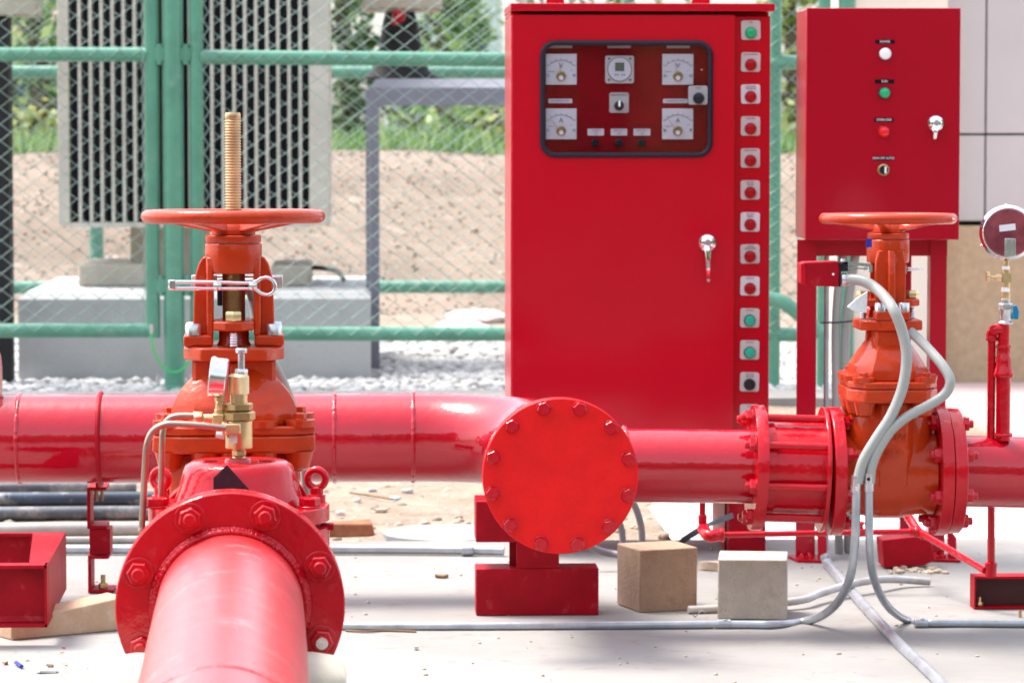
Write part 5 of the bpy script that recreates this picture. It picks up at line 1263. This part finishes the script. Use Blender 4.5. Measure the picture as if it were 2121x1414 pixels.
# ------------------------------------------------------------------ drain piping
Yd2 = 8.3
t = T('drain_pipe', 'thin red drain pipe with elbows running behind the coupling to the right bracket', 'pipe', P(1700, 1110, Yd2))
k8 = M(1, Yd2)
t.part('pipe_run', MB().cyl(P(1485, 1107, Yd2), P(1895, 1100, Yd2), 6.2 * k8, n=14), m_redf)
t.part('pipe_run', MB().cyl(P(1905, 1102, Yd2), P(2040, 1181, 7.95), 7 * k8, n=14), m_redf)
t.part('elbow', MB().tube([P(1457, 1094, Yd2 + .05), P(1462, 1104, Yd2 + .01), P(1472, 1110, Yd2 - .01), P(1490, 1107, Yd2)], 13 * k8, n=16, smooth=4).lathe([(14 * k8, 0), (15 * k8, .006), (12 * k8, .010)], P(1492, 1107, Yd2), (1, 0, 0), 18), m_redf, ang=60)
t.part('elbow', MB().sphere(P(1900, 1101, Yd2), 12 * k8, 16, 10).cyl(P(1884, 1100, Yd2), P(1892, 1100, Yd2), 10 * k8, n=14).cyl(P(1908, 1104, Yd2), P(1916, 1110, Yd2 - .02), 10 * k8, n=14), m_redf, ang=60)
t.part('elbow', MB().tube([P(1900, 1098, Yd2), P(1888, 1080, Yd2 + .1), P(1880, 1066, Yd2 + .15), P(1880, 1050, Yd2 + .15)], 10 * k8, n=14, smooth=4), m_redf)
t.part('riser', MB().cyl(P(1455, 1098, Yd2 + .05), P(1455, 1000, Yd2 + .05), 6.5 * k8, n=14).lathe([(9 * k8, 0), (9.5 * k8, .02), (7.5 * k8, .024)], P(1455, 1085, Yd2 + .05), (0, 0, 1), 14), m_redd)
t.part('cock', MB().box(P(1783, 1102, Yd2), (18 * k8, .03, 16 * k8)).cyl(P(1783, 1096, Yd2), P(1783, 1084, Yd2), 5 * k8, n=10).sphere(P(1783, 1083, Yd2), 9 * k8, 12, 8, (1, 1, .5)), m_redf, bevel=.002)
t = T('drain_stub', 'short red upright pipe standing in a collar on the right channel bracket', 'pipe', P(2053, 1190, 7.95))
t.part('upright', MB().cyl(P(2053, 1040, 7.9), P(2053, 1165, 7.95), M(8, 7.9), n=18), m_redf)
t.part('collar', MB().lathe([(M(12, 7.9), 0), (M(12.5, 7.9), .025), (M(13.5, 7.9), .028), (M(13, 7.9), .034), (M(9, 7.9), .036)], P(2052, 1194, 7.95), (0, 0, 1), 20), m_redf)
t = T('channel_bracket', 'red edged channel bracket with dark hollow at the right margin', 'bracket', P(2090, 1262, 7.9))
g = G(2060, 1262, 0); yk = g.y
xa_, xb_ = P(2018, 1230, yk).x, P(2190, 1230, yk).x; zt_ = P(2060, 1193, yk).z
t.part('channel', MB().bx(xa_, xb_, yk, yk + .06, zt_ - .006, zt_).bx(xa_, xb_, yk, yk + .06, .001, .006).bx(xa_, xb_, yk + .055, yk + .06, .0062, zt_ - .0062).bx(xa_, xa_ + .004, yk + .001, yk + .0548, .0062, zt_ - .0062), m_redd, bevel=.0008)
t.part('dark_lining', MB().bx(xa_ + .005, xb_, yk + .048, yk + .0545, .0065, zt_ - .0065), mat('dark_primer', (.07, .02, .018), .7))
t.part('anchor_bolt', MB().hexa((P(2043, 0, yk).x, yk + .02, .0065), (0, 0, 1), .016, .010).cyl((P(2043, 0, yk).x, yk + .02, .01), (P(2043, 0, yk).x, yk + .02, .028), .004, n=10), m_brass)
solo('anchor_stud', MB().cyl(G(2113, 1278, 0), G(2113, 1278, 0) + Vector((0, 0, .018)), .004, n=10), m_brasso, 'small bare anchor stud in the slab before the right bracket', 'stud')
Yp = 8.75
t = T('support_plate', 'red slanted support plate behind the right orange valve', 'support', P(1880, 1175, Yp))
t.part('plate', MB().prism([P(1826, 1118, Yp), P(1925, 1108, Yp), P(1937, 1160, Yp), P(1915, 1170, Yp), P(1831, 1175, Yp)], (0, .1, 0)), m_redd, bevel=.002)
b = stones(46, P(1828, 1176, 8.8).x, P(1945, 1176, 8.8).x, 8.66, 8.76, .004, .012, lambda x, y: 0, seed=21)
solo('mortar_crumbs', b, m_stoneb, 'row of pale mortar crumbs along the foot of the red slanted plate', 'crumbs', kind='stuff')
# dark hoses behind the cover
solo('dark_hose', MB().tube([P(1296, 1020, 8.6), P(1316, 1050, 8.6), P(1328, 1090, 8.6), P(1330, 1125, 8.6)], M(7, 8.6), n=12), m_hosed, 'dark grey hose hanging right of the round cover, outermost of two', 'hose', group='dark hoses behind the round cover')
solo('dark_hose', MB().tube([P(1268, 1060, 8.65), P(1284, 1085, 8.65), P(1290, 1120, 8.65), P(1285, 1140, 8.65)], M(7, 8.6), n=12), m_hosed, 'shorter dark grey hose close to the edge of the round cover', 'hose', group='dark hoses behind the round cover')
solo('dark_hose', MB().tube([P(1215, 1125, 8.75), P(1242, 1140, 8.75), P(1275, 1147, 8.75), P(1310, 1150, 8.7)], M(8, 8.6), n=12), m_hosed, 'dark hose end resting on the slab behind the brown cube', 'hose', group='dark hoses behind the round cover')
solo('grey_bar', MB().tube([G(1412, 1120, .012), P(1460, 1090, 8.95), P(1514, 1068, 9.05)], M(8, 8.9), n=4, smooth=2), mat('grey_bar_paint', (.10, .10, .12), .5), 'flat dark grey bar slanting behind the thin red drain elbow', 'bar')
# white plastic sheeting
def sheet(px0, px1, Y0, Y1, hf, seed):
    x0, x1 = P(px0, 1100, (Y0 + Y1) / 2).x, P(px1, 1100, (Y0 + Y1) / 2).x
    def z(x, y):
        u_ = (x - x0) / (x1 - x0); v_2 = (y - Y0) / (Y1 - Y0); e = min(1, 6 * u_ * (1 - u_)) * min(1, 4 * v_2) 
        n_ = noise.noise(Vector((x * 2.3 + seed, y * 2.1, 0))) + .5 * noise.noise(Vector((x * 7, y * 6, seed))) + .3 * abs(noise.noise(Vector((x * 15 + y * 9, y * 4, seed))))
        return -.02 + hf * e * (.55 + .5 * n_)
    return grid(x0, x1, Y0, Y1, 110, 50, z)
solo('plastic_sheet', sheet(1660, 2300, 9.5, 10.7, .16, 2.0), m_plast, 'rumpled white plastic sheet behind the smaller cabinet stand, at the right', 'sheet', ang=180)
solo('plastic_sheet', sheet(1370, 1665, 9.46, 10.4, .13, 5.0), m_plast, 'rumpled white plastic sheet seen under the branch pipe left of the large cabinet leg', 'sheet', ang=180)
# debris
g = G(925, 1112, 0); b = MB(); n = 40
pts = []
for i in range(n):
    a = 2 * PI * i / n; pts.append(Vector((P(930, 1112, 9.5).x + M(138, 9.5) * math.cos(a) * (1 + .05 * noise.noise(Vector((math.cos(a) * 2, math.sin(a) * 2, 0)))), 9.62 + .20 * math.sin(a), -.012)))
solo('mortar_patch', MB().prism(pts, (0, 0, .012)), m_patch, 'flat grey oval mortar patch on the dirt behind the slab', 'patch')
b = MB().box(G(722, 1096, .02), (.14, .05, .04), Matrix.Rotation(.15, 3, 'Z')); 
for v in b.v: v += Vector((rnd.uniform(-1, 1), rnd.uniform(-1, 1), rnd.uniform(-1, 1))) * .008
solo('rusty_offcut', b, m_rust, 'rusty orange-brown steel offcut on the dirt right of the check valve', 'scrap', bevel=.004)
q = random.Random(31)
def flat_bit(name, px, py, w_, h_, m_, lab, cat, z=.0, th=.004):
    g = G(px, py, z); s_ = M(1, g.y); pts = []
    n = 9
    for i in range(n):
        a = 2 * PI * i / n; k = q.uniform(.6, 1.1); pts.append(g + Vector((math.cos(a) * w_ * s_ * .5 * k, math.sin(a) * h_ * s_ * 2.6 * k, .0008)))
    b = MB().prism(pts, (0, 0, th))
    for v in b.v: v.z += q.uniform(0, .004)
    solo(name, b, m_, lab, cat)
flat_bit('dry_leaf', 915, 1196, 46, 6, m_leafdry, 'curled brown leaf on the slab left of the red I-shaped support', 'leaf', th=.006)
flat_bit('paper_scrap', 98, 1392, 50, 7, m_paper, 'torn pale paper scrap on the slab at the lower left', 'scrap', th=.003)
flat_bit('dry_twig', 104, 1382, 20, 2, m_leafdry, 'tiny brown twig above the paper scrap at the lower left', 'twig')
flat_bit('dark_chip', 10, 1376, 14, 3, m_rust, 'dark brown chip beside the blue bit at the lower left', 'chip')
flat_bit('stone_chip', 1862, 1155 + 178, 16, 4, m_stone, 'grey stone chip on the slab right of the diagonal conduit', 'chip', th=.008)
flat_bit('stone_chip', 862, 1345, 12, 4, m_stone, 'small grey stone chip alone on the slab front below the long conduit', 'chip', th=.006)
flat_bit('stone_chip', 1796, 1273, 14, 5, m_stone, 'pale chip lying against the diagonal conduit', 'chip', th=.01)
flat_bit('white_scrap', 820, 1033, 24, 4, m_paper, 'bright blue-white wrapper scrap on the dirt', 'scrap', z=-.02)
flat_bit('plastic_scrap', 820, 1033 + 4, 20, 3, m_blue, 'small turquoise plastic scrap on the dirt', 'scrap', z=-.02)
flat_bit('wood_piece', 1480, 1180, 70, 9, m_sand, 'brown piece of dried mortar between the two concrete cubes', 'debris', th=.02)
for i, (px, py) in enumerate(((770, 1018), (790, 1060), (845, 1020), (950, 1075), (740, 1040), (880, 1088), (705, 1065))):
    flat_bit('stone_flake', px, py, q.uniform(18, 40), 5, m_stoneb if i % 2 else m_stone, ['flat pale flake near the header on the dirt', 'flat warm flake on the open dirt', 'greyish flake below the header weld', 'tan flake near the red support', 'pale flake just right of the check valve', 'tan flake above the mortar patch', 'small pale flake by the rusty offcut'][i], 'stone', z=-.02, th=.008)
solo('blue_bit', MB().cyl(G(33, 1371, .006), G(45, 1379, .006), .004, n=10), m_blue2, 'tiny bright blue plastic plug on the slab at the lower left', 'plug')
solo('twig', MB().tube([G(716, 1305, .003), G(760, 1307, .004), G(800, 1305, .003), G(862, 1307, .003)], .0028, n=6), m_leafdry, 'thin brown twig lying along the front of the long conduit', 'twig')
solo('twig', MB().tube([G(725, 1020, -.01), G(770, 1026, -.008), G(812, 1033, -.01)], .004, n=6), m_leafdry, 'brown twig on the dirt right of the check valve', 'twig')
solo('wire_scrap', MB().tube([G(1430, 1262, .003), G(1440, 1276, .003), G(1452, 1264, .02), G(1462, 1268, .01)], .0012, n=6), m_steel, 'thin wire scrap beside the left end of the wavy pipe', 'wire')
q = random.Random(9)
gb = MB()
for k in range(9):
    g0_ = G(693 + q.uniform(-5, 5), 1108 + q.uniform(-3, 3), -.02); a = q.uniform(-1.4, 1.4)
    gb.tube([g0_, g0_ + Vector((math.sin(a) * .02, 0, .03)), g0_ + Vector((math.sin(a) * .05, 0, .025))], .002, n=4, smooth=3)
solo('weed', gb, m_leaf1, 'small green weed sprouting beside the check valve on the dirt', 'weed')
